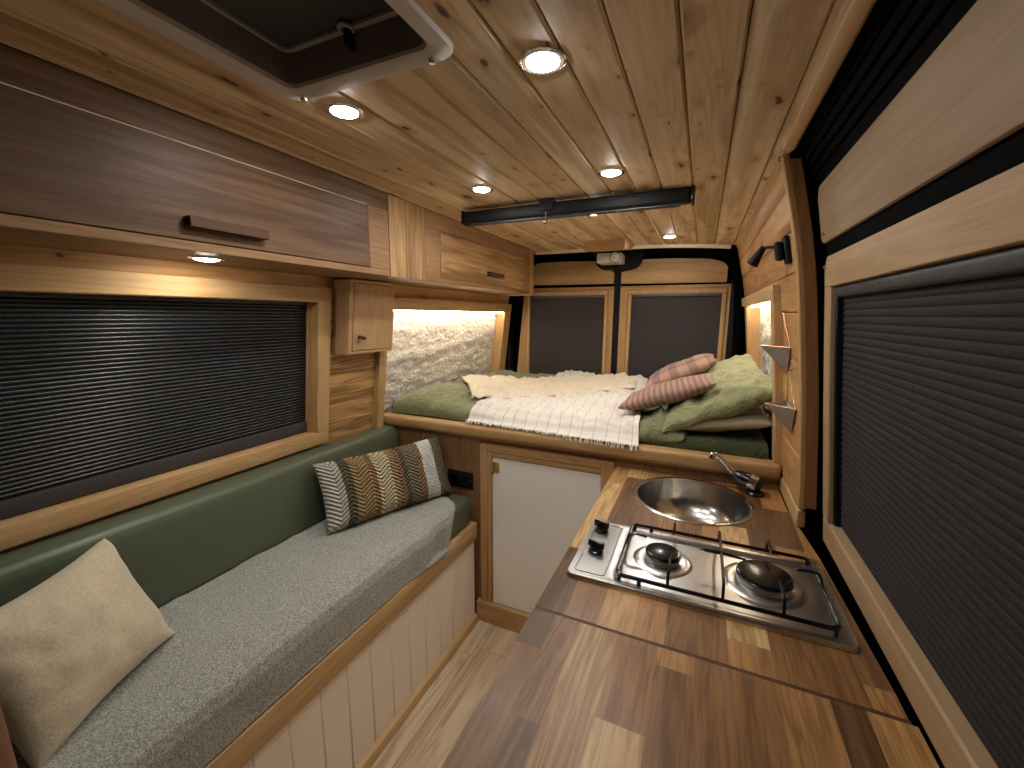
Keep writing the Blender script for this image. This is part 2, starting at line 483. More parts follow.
# right wall: horizontal boards following the van's curve, behind the sliding door opening
bm = B()
zs = [-.545, -.40, -.262, -.125, .012, .122, .232, .335, .43]
for za, zb in zip(zs, zs[1:]):
    cuts = [(1.36, 2.99)] if za > .1 else [(1.36, 1.69), (2.90, 2.99)]
    if za == .012: cuts = [(1.36, 1.69), (2.90, 2.99)]
    for ya, yb in cuts: box(bm, 0, .014, ya, yb, za+.0008, zb-.0008, .003, on_right, nz=3)
box(bm, 0, .014, 1.69, 2.90, .09, .122, .001, on_right)
struct('wall_right', bm, M['pine_wall'])
bm = B(); box(bm, .13, .2, -1.0, 3.2, -1.51, .62, 0, on_right, nz=12); struct('wall_right_skin', bm, M['black_rubber'])

bm = B(); box(bm, -1.7, .6, 3.15, 3.2, -1.51, .62, 0); struct('wall_rear', bm, M['black_rubber'])
bm = B()
for k in range(12): box(bm, -1.7+k*.18, -1.7+(k+1)*.18-.001, -1.03, -1.0, -1.51, .47, .002)
struct('wall_front', bm, M['cab_panel'])
bm = B(); box(bm, -1.75, .6, -1.05, 3.2, .62, .66, 0); struct('ceiling_skin', bm, M['black_rubber'])

# ------------------------------------------------------------------ window_1: oak frame of the big left window
r = struct_root('window_1', (F(-.5), .5, -.545))
bm = B(); box(bm, -.085, 0, -.42, 1.265, .047, .106, .004, on_left); struct('head_rail', bm, M['oak'], r)
bm = B(); box(bm, -.085, 0, -.42, 1.265, -.545, -.487, .006, on_left, seg=2); struct('sill', bm, M['oak'], r)
bm = B()
box(bm, -.085, 0, 1.203, 1.265, -.489, .049, .003, on_left); box(bm, -.085, -.05, 1.195, 1.204, -.487, .047, .002, on_left)
struct('stile', bm, M['oak_z'], r)
bm = B(); box(bm, -.085, 0, -.42, -.36, -.489, .049, .003, on_left); struct('stile', bm, M['oak_z'], r)
bm = B(); box(bm, -.105, -.095, -.42, 1.265, -.50, .06, 0, on_left); struct('window_pane', bm, M['black_gloss'], r)

def pleats(bm, y0, y1, z0, z1, pitch, amp, d, warp, rnd=.7):
    # horizontal ribs: rounded ridge profile in (d, z) extruded along y
    n = max(1, round((z1-z0)/pitch)); p = (z1-z0)/n
    pts = []
    for k in range(n):
        for s in range(6):
            t = s/6
            pts.append((d-amp+amp*abs(math.sin(PI*t))**rnd, z0+p*(k+t)))
    pts.append((d-amp, z1))
    t = bmesh.new()
    V = [[t.verts.new((x, y, z)) for x, z in pts] for y in (y0, y1)]
    Vb = [[t.verts.new((d-amp-.004 if d > -10 else d, y, z)) for z in (z0, z1)] for y in (y0, y1)]
    for i in range(len(pts)-1): t.faces.new((V[0][i], V[1][i], V[1][i+1], V[0][i+1]))
    t.faces.new((Vb[0][0], Vb[0][1], Vb[1][1], Vb[1][0]))
    t.faces.new((Vb[0][0], Vb[1][0], V[1][0], V[0][0])); t.faces.new((Vb[0][1], V[0][-1], V[1][-1], Vb[1][1]))
    for s in (0, 1):
        f = [Vb[s][0]]+V[s]+[Vb[s][1]]
        t.faces.new(f if s == 0 else f[::-1])
    bmesh.ops.recalc_face_normals(t, faces=t.faces[:])
    merge(bm, t, warp)

bl = thing('pleated_blind', 'charcoal ribbed blind drawn down over the long left window above the bench', 'blind', (F(-.487), .42, -.487))
bm = B(); pleats(bm, -.358, 1.194, -.438, .036, .0118, .0055, -.058, on_left); obj('pleated_cloth', bm, M['blind_side'], bl, smooth=50)
bm = B(); box(bm, -.078, -.048, -.358, 1.194, -.486, -.440, .006, on_left, seg=2); obj('bottom_bar', bm, M['dark_plastic'], bl)
bm = B(); box(bm, -.078, -.050, -.358, 1.194, .036, .047, .003, on_left); obj('head_bar', bm, M['dark_plastic'], bl)

# ------------------------------------------------------------------ window_2: recess beside the bed, left
r = struct_root('window_2', (F(-.5), 2.27, -.56))
bm = B(); box(bm, -.03, 0, 1.572, 3.02, .024, .086, .003, on_left); struct('head_rail', bm, M['oak'], r)
bm = B(); box(bm, -.10, 0, 1.560, 1.612, -.56, .024, .003, on_left); struct('stile', bm, M['oak_z'], r)
bm = B(); box(bm, -.10, 0, 2.912, 3.02, -.56, .024, .003, on_left); struct('stile', bm, M['oak_z'], r)
bm = B(); box(bm, -.10, -.03, 1.56, 2.972, .024, .042, .002, on_left); struct('recess_head', bm, M['oak'], r)
bm = B(); box(bm, -.022, -.008, 1.62, 2.90, .016, .0235, .001, on_left)
tag(obj('led_strip', bm, M['led']), 'warm white LED strip under the head of the left bedside recess', 'light strip')
bm = B()
def cl(u, v):
    y, z = 1.612+1.30*u, -.56+.583*v
    h = noise.noise((y*11, z*24, 1.3))*.008+noise.noise((y*34, z*60, 5))*.005+noise.noise((y*80, z*110, 9))*.003
    h += .009*math.exp(-((z+.20-.10*(y-2.2))/.035)**2)*(1 if y > 1.9 else .4)
    return Vector((F(z)-.082+h, y, z))
grid(bm, 130, 70, cl)
o = tag(obj('window_cover', bm, M['thermal'], smooth=80), 'pale crumpled thermal cover filling the recess left of the bed', 'window cover')
md = o.modifiers.new('thickness', 'SOLIDIFY'); md.thickness = .006; md.offset = 1

# ------------------------------------------------------------------ window_3: recess beside the bed, right
r = struct_root('window_3', (RW(-.3), 2.3, -.52))
bm = B(); box(bm, -.024, .004, 1.66, 2.90, .060, .106, .003, on_right); struct('head_rail', bm, M['oak'], r)
bm = B(); box(bm, -.024, .012, 1.662, 1.722, -.52, .060, .003, on_right, nz=6); struct('stile', bm, M['oak_z'], r)
bm = B(); box(bm, -.010, .10, 2.80, 2.90, -.52, .060, .002, on_right, nz=6); struct('stile', bm, M['oak_z'], r)
bm = B(); box(bm, .004, .10, 1.66, 2.90, .060, .08, .001, on_right); box(bm, .012, .10, 1.70, 1.722, -.52, .06, .001, on_right, nz=4); struct('recess_head', bm, M['oak'], r)
bm = B(); box(bm, .012, .024, 1.74, 2.78, .0515, .0595, .001, on_right)
tag(obj('led_strip', bm, M['led']), 'warm white LED strip under the head of the right bedside recess', 'light strip')
bm = B()
def cr(u, v):
    y, z = 1.722+1.08*u, -.52+.578*v
    h = noise.noise((y*13, z*26, 7.3))*.012+noise.noise((y*34, z*60, 2))*.005
    return Vector((RW(z)+.062-h, y, z))
grid(bm, 110, 70, cr)
o = tag(obj('window_cover', bm, M['thermal'], smooth=80), 'pale crumpled thermal cover in the small recess right of the bed pillows', 'window cover')
md = o.modifiers.new('thickness', 'SOLIDIFY'); md.thickness = .006; md.offset = -1

# ------------------------------------------------------------------ rear doors (door_2 left, door_3 right)
YR = 3.10
def arc(cx, cz, r, a0, a1, n=7): return [(cx+r*math.cos(math.radians(a0+(a1-a0)*k/n)), cz+r*math.sin(math.radians(a0+(a1-a0)*k/n))) for k in range(n+1)]
def rear_door(name, x0, x1, bx0, bx1, panel):
    r = struct_root(name, ((x0+x1)/2, YR, -.6))
    bm = B(); prism(bm, panel, 'y', YR-.004, YR+.02, bev=.002); struct('upper_panel', bm, M['oak_x'], r)
    zt, zb = .209, -.60
    ix0, ix1, iz = bx0-.052 if name == 'door_3' else bx0-.006, bx1+.052, .150+.034
    for nm, a in (('head_rail', (x0, x1, zt-.026, zt)), ('sill', (x0, x1, zb, zb+.05))):
        bm = B(); box(bm, a[0], a[1], YR-.006, YR+.02, a[2], a[3], .003); struct(nm, bm, M['oak_x'], r)
    for sd, a in ((-1, (x0, max(bx0-.024, x0+.012))), (1, (bx1+.024, x1))):
        bm = B(); l0 = -.085 if (name == 'door_2' and sd < 0) else 0; l1 = .012 if (name == 'door_3' and sd > 0) else 0
        prism(bm, [(a[0]-.018*(l0 != 0), zt-.026), (a[1], zt-.026), (a[1]+l1, zb+.05), (a[0]+l0, zb+.05)], 'y', YR-.006, YR+.02, bev=.003); struct('stile', bm, M['oak_z'], r)
    bm = B()   # inner lip standing proud around the blind
    box(bm, bx0-.026, bx1+.026, YR-.022, YR+.01, .150, .183, .004)
    box(bm, bx0-.026, bx0, YR-.022, YR+.01, -.55, .150, .004); box(bm, bx1, bx1+.026, YR-.022, YR+.01, -.55, .150, .004)
    struct('blind_frame', bm, M['oak_z'], r)
    return r
pl = [(-1.262, .232), (-.602, .228), (-.602, .322)]+arc(-.618, .318, .016, 0, 90, 4)+[(-.655, .338)]+arc(-.655, .418, .08, 270, 210, 6)+[(-.745, .392), (-1.0, .400), (-1.19, .396)]+arc(-1.20, .335, .06, 95, 180, 5)
rear_door('door_2', -1.278, -.598, -1.243, -.662, pl)
pr_ = [(-.552, .226), (.122, .220), (.122, .30)]+arc(.052, .30, .07, 0, 80, 6)+[(-.20, .386), (-.40, .388)]+arc(-.41, .33, .056, 95, 140, 4)+[(-.50, .335)]+[(-.53, .312), (-.552, .306)]
rear_door('door_3', -.553, .155, -.472, .101, pr_)
for nm, a, b, lab in (('window_blind', -1.243, -.662, 'soft charcoal blind lowered in the left rear door window'), ('window_blind', -.472, .101, 'soft charcoal blind lowered in the right rear door window')):
    t = thing(nm, lab, 'blind', ((a+b)/2, YR, -.55), 'rear door blinds')
    bm = B(); pleats(bm, 0, 1, -.55, .134, .012, .0015, 0, lambda v, a=a, b=b: Vector((a+(b-a)*v.y, YR-.002-v.x, v.z))); obj('pleated_cloth', bm, M['blind_rear'], t)
    bm = B(); box(bm, a, b, YR-.016, YR+.004, .134, .150, .004, seg=2); obj('head_bar', bm, M['head_grey'], t)
# black mouldings round the rear opening
bm = B()
path = [(-1.475, YR, -.55), (-1.435, YR, -.2), (-1.385, YR, .1), (-1.33, YR, .27), (-1.23, YR, .42), (-1.05, YR, .458), (-.6, YR, .468), (-.15, YR, .448), (.06, YR, .405), (.145, YR, .36), (.193, YR, .25), (.212, YR, .1), (.226, YR, -.2), (.24, YR, -.55)]
tube(bm, smooth_path(path, 6), .046, 12)
struct('trim_1', bm, M['black_rubber'])
bm = B()
box(bm, -1.55, -1.40, 3.06, 3.15, -.6, .3, .02, seg=3); box(bm, -.604, -.546, 3.10, 3.15, -.6, .40, .006)
box(bm, .15, .40, 3.08, 3.15, -.6, .42, .01)
struct('trim_2', bm, M['black_plastic'])
bm = B()   # black latch housing in the middle above the doors
prism(bm, [(-.60, .33)]+arc(-.66, .40, .075, 275, 185, 6)+[(-.76, .47), (-.38, .47)]+arc(-.485, .395, .075, 0, -80, 6)+[(-.55, .31)], 'y', 3.06, 3.115, bev=.006)
struct('trim_3', bm, M['black_plastic'])
bm = B()
xs = [-1.13+.0625*k for k in range(21)]
prism(bm, [(a, CZ(a)-.019) for a in xs]+[(a, CZ(a)+.010) for a in xs[::-1]], 'y', 2.892, 2.912)
struct('trim_4', bm, M['pale_x'])
# black roof lining behind the ceiling end
bm = B(); box(bm, -1.5, .4, 2.92, 3.15, .462, .60, 0); struct('trim_5', bm, M['black_rubber'])

# ------------------------------------------------------------------ sliding door on the right: door_1
r = struct_root('door_1', (DW(-.6), .4, -.60))
YE = 1.31
bm = B()   # pale upper panel with a rounded rear corner
t = bmesh.new()
up = [(-1.0, .176), (YE-.02, .178)]+[(YE-.02+.018*math.sin(a), .196-.018*math.cos(a)) for a in (.3, .8, 1.3)]+[(YE, .285)]+[(YE-.03+.03*math.cos(a), .285+.03*math.sin(a)) for a in (.4, .9, 1.4)]+[(.6, .322), (-1.0, .328)]
prism(bm, up, 'x', 0, .007, bev=.002, n=1)
for v in bm.verts: v.co = on_door(v.co)
struct('upper_panel', bm, M['ply'], r)
bm = B(); lathe(bm, [(.0045, 0), (.0045, .003), (.002, .004)], (0, 0, 0), 12, Matrix.Rotation(-PI/2, 4, 'Y'))
bm.transform(Matrix.Translation((DW(.20)-.001, YE-.03, .20))); struct('screw', bm, M['brass'], r)
bm = B(); lathe(bm, [(.0045, 0), (.0045, .003), (.002, .004)], (0, 0, 0), 12, Matrix.Rotation(-PI/2, 4, 'Y'))
bm.transform(Matrix.Translation((DW(.128)-.001, YE-.012, .122))); struct('screw', bm, M['brass'], r)
bm = B(); prism(bm, [(0, .073), (0, .122), (.007, .149), (.03, .149), (.03, .073)], 'y', -1.0, YE, on_door, .0015); struct('head_rail', bm, M['ply_frame'], r)
bm = B(); box(bm, 0, .030, YE-.052, YE, -.53, .074, .003, on_door, nz=6); struct('stile', bm, M['ply_frame_z'], r)
bm = B(); box(bm, 0, .030, -1.0, YE, -.60, -.528, .004, on_door, nz=2); struct('sill', bm, M['ply_frame'], r)
bm = B(); box(bm, .042, .05, -1.0, YE-.02, -.59, .12, 0, on_door, nz=6); struct('window_pane', bm, M['black_gloss'], r)
bm = B(); box(bm, .05, .09, -1.0, YE+.02, -1.5, .36, 0, on_door, nz=8); box(bm, .0075, .05, -1.0, YE+.0, .12, .34, 0, on_door, nz=6)
struct('door_skin', bm, M['black_rubber'], r)
bl = thing('pleated_blind', 'dark ribbed blind lowered over the large sliding door window beside the worktop', 'blind', (DW(-.53), .13, -.528), None)
bm = B()
pleats(bm, -1.0, YE-.064, -.528, .046, 0.0152, .0029, 0, lambda v: Vector((DW(v.z)+.024-v.x, v.y, v.z)), .4); obj('pleated_cloth', bm, M['blind_door'], bl, smooth=50)
bm = B(); box(bm, .008, .034, -1.0, YE-.053, .046, .073, .009, on_door, seg=3); obj('head_bar', bm, M['dark_plastic'], bl)
bm = B(); box(bm, .010, .036, YE-.064, YE-.053, -.528, .046, .003, on_door, nz=6); obj('side_channel', bm, M['black_plastic'], bl)
# ribbed black rail cover between the ceiling and the sliding door
bm = B()
prof = []
for k in range(7):
    x0, z0 = .181+.0105*k, .43-.0165*k
    prof += [(x0, z0), (x0+.004, z0-.013), (x0+.011, z0-.011)]
prof += [(.262, .318), (.262, .44)]
prism(bm, prof, 'y', -1.0, 1.352, bev=.0008)
struct('trim_6', bm, M['black_rubber'])
# door seal and dark gap beside the rear edge of the sliding door
bm = B()
tube(bm, smooth_path([(.372, 1.35, -.66), (.338, 1.35, -.40), (.314, 1.35, -.10), (.282, 1.35, .15), (.252, 1.35, .30), (.230, 1.345, .36), (.206, 1.32, .395)], 5), .012, 10)
box(bm, .038, .10, 1.335, 1.42, -1.5, .43, 0, on_right, nz=10)
struct('trim_7', bm, M['black_rubber'])
# wooden edging of the right wall beside the door opening
bm = B(); box(bm, -.006, .012, 1.340, 1.366, -.535, .412, .003, on_right, nz=14); struct('trim_8', bm, M['oak_z'])
bm = B()
box(bm, .004, .037, 1.338, 1.352, -.53, .40, .003, on_right, nz=14)
struct('trim_9', bm, M['pillar'])
bm = B(); box(bm, -.004, .02, 1.37, 1.665, -.603, -.548, .004, on_right); struct('trim_10', bm, M['oak'])
# strip where the ceiling meets the right wall
bm = B(); prism(bm, [(.150, .405), (.166, .392), (.178, .396), (.178, .425), (.150, .425)], 'y', 1.366, 2.9); struct('trim_11', bm, M['oak'])
bm = B(); prism(bm, [(.150, .412), (.172, .404), (.179, .410), (.179, .428), (.150, .428)], 'y', -1.0, 1.30, bev=.002); struct('trim_12', bm, M['oak'])

# ================================================================== LIGHTS IN THE CEILING
def lamp(x, y, z, label, group, mat):
    t = thing('ceiling_downlight', label, 'light', (x, y, z), group)
    bm = B(); lathe(bm, [(.030, -.0005), (.030, -.003), (.033, -.0045), (.038, -.004), (.042, -.0015), (.042, .002), (.030, .002)], (x, y, z), 36, cap=False); obj('rim', bm, M['chrome'], t)
    bm = B(); lathe(bm, [(.0005, -.0092), (.012, -.0086), (.021, -.0066), (.0275, -.0036), (.0295, -.0012), (.0295, .0005), (.0005, .0005)], (x, y, z), 32); obj('lens', bm, mat, t)
    return t
G = 'downlights in the pine ceiling'
spots = [(-.765, .775, 'lit downlight in the pine ceiling just behind the hatch corner with two screws'),
         (-.293, .775, 'largest lit downlight in the pine ceiling, right of the roof hatch'),
         (-.762, 1.412, 'lit downlight above the left end of the black ceiling bar, over the knit cushion side'),
         (-.298, 1.412, 'lit downlight in front of the right half of the black ceiling bar'),
         (-.479, 1.915, 'lit downlight peeping out just below the middle of the black ceiling bar'),
         (-.205, 2.60, 'farthest lit downlight, right of the wooden block near the rear doors')]
L0 = lamp(*spots[0][:2], CZ(spots[0][0]), spots[0][2], G, M['lamp_on'])
for x, y, lab in spots[1:]: dup(L0, (x, y, CZ(x)), lab, G)
lamp(-1.224, .718, .148, 'small lit downlight under the long overhead cabinet above the left window', None, M['lamp_cab'])
# ================================================================== ROOF HATCH
def rrect(x0, x1, y0, y1, r, n=6):
    out = []
    for cx, cy, a in ((x1-r, y1-r, 0), (x0+r, y1-r, 90), (x0+r, y0+r, 180), (x1-r, y0+r, 270)):
        out += [(cx+r*math.cos(math.radians(a+90*k/n)), cy+r*math.sin(math.radians(a+90*k/n))) for k in range(n+1)]
    return out
def loft(bm, loops, close=False, cap=False):
    t = bmesh.new(); R = [[t.verts.new(p) for p in lp] for lp in loops]
    prs = list(zip(R, R[1:]))+([(R[-1], R[0])] if close else [])
    for ra, rb in prs:
        for i in range(len(ra)): t.faces.new((ra[i], ra[(i+1) % len(ra)], rb[(i+1) % len(ra)], rb[i]))
    if cap: t.faces.new(R[0]); t.faces.new(R[-1])
    bmesh.ops.recalc_face_normals(t, faces=t.faces[:]); merge(bm, t)
rl = lambda x0, x1, y0, y1, r, z: [(x, y, z) for x, y in rrect(x0, x1, y0, y1, r)]
h = thing('roof_hatch', 'square roof hatch with grey plastic frame and dark screen in the pine ceiling', 'roof vent', (-.622, .487, .43))
bm = B(); loft(bm, [rl(-.830, -.414, .268, .700, .04, .452), rl(-.830, -.414, .268, .700, .04, .447), rl(-.826, -.418, .272, .696, .038, .443), rl(-.796, -.446, .308, .668, .025, .442), rl(-.790, -.450, .314, .660, .022, .446), rl(-.788, -.452, .316, .658, .022, .456)], close=True); obj('frame', bm, M['grey_plastic'], h)
bm = B(); loft(bm, [rl(-.7895, -.4505, .3145, .6595, .022, .450), rl(-.780, -.458, .322, .648, .02, .485), rl(-.780, -.458, .322, .648, .02, .520), rl(-.82, -.42, .29, .69, .02, .520), rl(-.82, -.42, .29, .69, .02, .452)], close=True); obj('well', bm, M['well'], h)
bm = B(); loft(bm, [rl(-.778, -.460, .324, .646, .02, .505), rl(-.778, -.460, .324, .646, .02, .500), rl(-.768, -.470, .334, .634, .014, .499), rl(-.768, -.470, .334, .634, .014, .505)], close=True)
tube(bm, [(-.612+.012*math.cos(a*PI/6), .634+.012*math.sin(a*PI/6), .499) for a in range(12)], .004, 8, closed=True)
sc = obj('screen_border', bm, M['grey_line'], h)
bm = B(); box(bm, -.615, -.606, .628, .652, .470, .500, .003); obj('catch', bm, M['black_plastic'], sc)
bm = B(); box(bm, -.775, -.463, .327, .643, .506, .512, 0); obj('insect_screen', bm, M['mesh_screen'], h)
for x, y in ((-.786, .685), (-.466, .684), (-.790, .284), (-.455, .284)):
    bm = B(); lathe(bm, [(.0065, .0), (.0065, -.004), (.005, -.0065), (.0005, -.007)], (x, y, .4430), 14); obj('screw', bm, M['chrome'], h)

# ================================================================== PROJECTOR SCREEN / BAR, BLOCK, ALARM
t = thing('roller_screen', 'long black roll-down screen case fixed across the pine ceiling above the bed end', 'projector screen', (-.52, 1.65, .385))
y = 1.65
bm = B(); box(bm, -.965, -.068, y-.026, y+.026, .388, .438, .010, seg=3); obj('case', bm, M['black_plastic'], t)
for a, b in ((-.977, -.965), (-.068, -.056)):
    bm = B(); box(bm, a, b, y-.029, y+.029, .384, .442, .008, seg=2); obj('end_cap', bm, M['black_gloss'], t)
bm = B(); box(bm, -.620, -.560, y-.032, y+.02, .428, .452, .004); box(bm, -.618, -.562, y-.031, y-.026, .405, .44, .002); obj('bracket', bm, M['black_plastic'], t)
bm = B(); box(bm, -.93, -.10, y-.012, y+.012, .381, .389, .002); obj('bottom_rail', bm, M['dark_plastic'], t)
bm = B(); tube(bm, [(-.59, y-.028, .40), (-.59, y-.030, .380), (-.59, y-.032, .372)], [.004, .004, .006], 8)
tube(bm, [(-.59+.008*math.cos(a*PI/5), y-.032, .364+.008*math.sin(a*PI/5)) for a in range(10)], .0022, 6, closed=True); obj('pull_ring', bm, M['chrome'], t)
bm = B(); prism(bm, [(2.60, .391), (2.86, .420), (2.86, .450), (2.60, .450)], 'x', -.692, -.450, bev=.002)
tag(obj('ceiling_block', bm, M['oak_x']), 'small wooden box fixed to the ceiling above the middle of the rear doors', 'wooden box')
t = thing('carbon_monoxide_alarm', 'white alarm with a round dial under the wooden ceiling box', 'alarm', (-.61, 2.955, .362))
bm = B(); box(bm, -.690, -.525, 2.914, 3.062, .354, .418, .008, seg=2); obj('body', bm, M['white_plastic'], t)
bm = B(); lathe(bm, [(.033, 0), (.033, .006), (.029, .010), (.014, .010), (.013, .013), (.0005, .013)], (0, 0, 0), 32, Matrix.Rotation(PI/2, 4, 'X')); bm.transform(Matrix.Translation((-.565, 2.915, .387))); obj('dial', bm, M['white_plastic'], t)
bm = B(); tube(bm, [(-.565+.034*math.cos(a*PI/12), 2.9135, .387+.034*math.sin(a*PI/12)) for a in range(24)], .0028, 6, closed=True); obj('dial_ring', bm, M['dark_plastic'], t)

# ================================================================== OVERHEAD CABINETS (left)
XF = -1.114
def handle(bm, y0, y1, zc, x, h=.024, d=.026):
    # hollow finger-pull: a channel open towards the door
    o = [(x, zc+h/2), (x+d, zc+h/2), (x+d, zc-h/2), (x, zc-h/2), (x, zc-h/2+.004), (x+d-.005, zc-h/2+.004), (x+d-.005, zc+h/2-.004), (x, zc+h/2-.004)]
    prism(bm, o, 'y', y0, y1, bev=.0008)
c = thing('overhead_cabinet', 'long dark wood overhead cabinet above the large left window', 'cabinet', (-1.25, .16, .148))
bm = B()
prism(bm, [(W(.15)-.01, .152), (XF-.012, .152), (XF-.012, .449), (W(.45)-.01, .449)], 'y', -.98, 1.318)
box(bm, XF-.014, XF, -.98, 1.32, .148, .1695, .0015)
box(bm, XF-.014, XF, 1.213, 1.32, .1695, .387, .0015)
box(bm, W(.15)-.005, XF-.014, -.98, 1.32, .148, .154, .001)
obj('body', bm, M['cab_body'], c)
bm = B(); box(bm, XF-.014, XF, -.98, 1.32, .387, .4495, .0015); obj('top_rail', bm, M['cab_door'], c)
bm = B(); box(bm, XF-.014, XF+.001, -.9, 1.2115, .172, .3845, .0015); d = obj('door', bm, M['cab_door'], c)
bm = B(); handle(bm, .612, .806, .212, XF); obj('handle', bm, M['walnut'], d)
bm = B(); box(bm, XF-.006, XF+.0016, -.9, 1.2115, .3848, .3868, .0004); obj('piano_hinge', bm, M['pale_x'], c)
bm = B(); box(bm, XF-.014, XF+.001, -.98, -.90, .172, .3845, .001); obj('side_panel', bm, M['cab_body'], c)
c = thing('overhead_cabinet', 'shorter overhead cabinet with streaked door above the foot of the bed', 'cabinet', (-1.25, 2.0, .148))
bm = B()
prism(bm, [(W(.15)-.01, .152), (XF-.012, .152), (XF-.012, .449), (W(.45)-.01, .449)], 'y', 1.322, 2.75)
box(bm, XF-.014, XF, 1.552, 2.752, .375, .4495, .0015); box(bm, XF-.014, XF, 1.552, 2.752, .148, .1675, .0015)
box(bm, XF-.014, XF, 1.552, 1.664, .1675, .375, .0015); box(bm, XF-.014, XF, 2.662, 2.752, .1675, .375, .0015)
box(bm, W(.15)-.005, XF-.014, 1.322, 2.752, .148, .154, .001)
obj('body', bm, M['cab_body'], c)
bm = B()
for k, (a, b) in enumerate(((1.322, 1.425), (1.425, 1.470), (1.470, 1.50), (1.50, 1.55))): box(bm, XF-.014, XF, a+.0002, b-.0002, .148, .4495, .0006)
obj('fixed_panel', bm, M['cab_panel'], c)
bm = B(); box(bm, XF-.014, XF+.001, 1.666, 2.660, .1695, .3735, .0015); d = obj('door', bm, M['door_fig'], c)
bm = B(); handle(bm, 2.12, 2.30, .228, XF, .022, .024); obj('handle', bm, M['walnut'], d)
bm = B(); box(bm, W(.3)-.01, XF+.004, 2.753, 2.822, .140, .449, .003); obj('end_panel', bm, M['oak_z'], c)

# small wall cabinet hanging below
c = thing('wall_cabinet', 'small square wooden cabinet with dark knob hung between the two left windows', 'cabinet', (-1.34, 1.43, -.166))
bm = B()
for a in ((-.028, .0465, 1.2962, 1.310, -.1658, .1418), (-.028, .0465, 1.556, 1.5698, -.1658, .1418), (-.028, .060, 1.310, 1.556, -.166, -.152), (-.028, .060, 1.310, 1.556, .128, .142), (-.028, -.016, 1.31, 1.556, -.152, .128)):
    box(bm, *a, .0015, on_left)
box(bm, .046, .062, 1.296, 1.318, -.166, .142, .001, on_left); box(bm, .046, .062, 1.550, 1.570, -.166, .142, .001, on_left)
obj('body', bm, M['smallcab'], c)
bm = B(); box(bm, .048, .064, 1.3195, 1.5485, -.1515, .1275, .002, on_left); d = obj('door', bm, M['smallcab'], c)
bm = B()
p = Vector((F(-.095)+.064, 1.352, -.095))
tube(bm, [p, p+Vector((.018, 0, 0))], .006, 10); tube(bm, [p+Vector((.018, -.014, .004)), p+Vector((.022, .016, -.004))], .007, 10)
obj('knob', bm, M['walnut'], d)
# ================================================================== BED PLATFORM
YB = 1.668
b = thing('bed_platform', 'raised wooden bed platform across the back with oak edge rail and white access door', 'bed base', (-.6, YB, -1.506))
bm = B()
box(bm, -1.49, .285, 1.632, 1.702, -.560, -.507, .016, seg=4); box(bm, -1.49, .285, 1.655, 1.675, -.572, -.558, .004)
obj('edge_rail', bm, M['oak_x'], b)
bm = B()
xs = [-1.50, -1.375, -1.262, -1.150, -1.031, -.908]
for a, c_ in zip(xs, xs[1:]): box(bm, a+.0015, c_-.0015, YB, YB+.015, -1.5, -.556, .002)
for k in range(5): box(bm, -.286+.115*k+.001, -.286+.115*(k+1)-.001, YB, YB+.015, -1.5, -.556, .002)
box(bm, -.909, -.286, YB+.004, YB+.015, -.60, -.556, .001)
obj('front_boards', bm, M['panel_brown'], b)
bm = B(); box(bm, -1.49, .28, YB+.013, YB+.02, -1.5, -.56, 0); obj('backing', bm, M['ply'], b)
bm = B(); box(bm, -1.49, .28, 1.69, 3.08, -.575, -.555, .001); obj('slat_base', bm, M['ply'], b)
bm = B()
box(bm, -.909, -.876, 1.648, YB+.004, -1.40, -.591, .003); box(bm, -.876, -.852, 1.654, YB+.004, -1.40, -.622, .003)
obj('door_frame_stile', bm, M['oak_z'], b)
bm = B(); box(bm, -.340, -.286, 1.650, YB+.004, -1.40, -.591, .003)
obj('door_frame_stile', bm, M['oak_z'], b)
bm = B(); box(bm, -.876, -.340, 1.648, YB+.004, -.622, -.591, .003); box(bm, -.852, -.340, 1.654, YB+.004, -.648, -.622, .003); obj('door_frame_head', bm, M['oak_x'], b)
bm = B(); box(bm, -.93, -.286, 1.640, YB+.004, -1.506, -1.40, .003); obj('threshold', bm, M['oak_x'], b)
bm = B(); box(bm, -.848, -.343, 1.660, 1.672, -1.397, -.652, .0015); d = obj('access_door', bm, M['white_panel'], b)
bm = B()
box(bm, -.858, -.838, 1.651, 1.655, -.722, -.672, .001); box(bm, -.838, -.812, 1.655, 1.660, -.722, -.672, .001)
tube(bm, [(-.838, 1.652, -.724), (-.838, 1.652, -.670)], .0045, 8)
for z in (-.710, -.684):
    for x in (-.848, -.824): lathe(bm, [(.003, 0), (.002, .0015), (.0003, .0018)], (x, 1.6505 if x < -.84 else 1.6545, z), 8, Matrix.Rotation(PI/2, 4, 'X'))
obj('hinge', bm, M['brass'], d)
d['label'] = 'white access door'

s = thing('double_socket', 'black double socket plate on the brown boards behind the bench cushion end', 'socket', (-1.02, YB, -.84))
bm = B(); box(bm, -1.095, -.955, YB-.010, YB+.001, -.832, -.748, .004, seg=2); obj('plate', bm, M['black_plastic'], s)
for x in (-1.062, -.990):
    bm = B(); lathe(bm, [(.024, 0), (.024, .008), (.019, .009), (.017, .003), (.0005, .003)], (0, 0, 0), 24, Matrix.Rotation(PI/2, 4, 'X')); bm.transform(Matrix.Translation((x, YB-.009, -.79))); obj('outlet', bm, M['black_gloss'], s)
for x in (-1.088, -.962):
    bm = B(); lathe(bm, [(.0035, 0), (.002, .002), (.0005, .002)], (0, 0, 0), 10, Matrix.Rotation(PI/2, 4, 'X')); bm.transform(Matrix.Translation((x, YB-.010, -.79))); obj('screw', bm, M['chrome'], s)

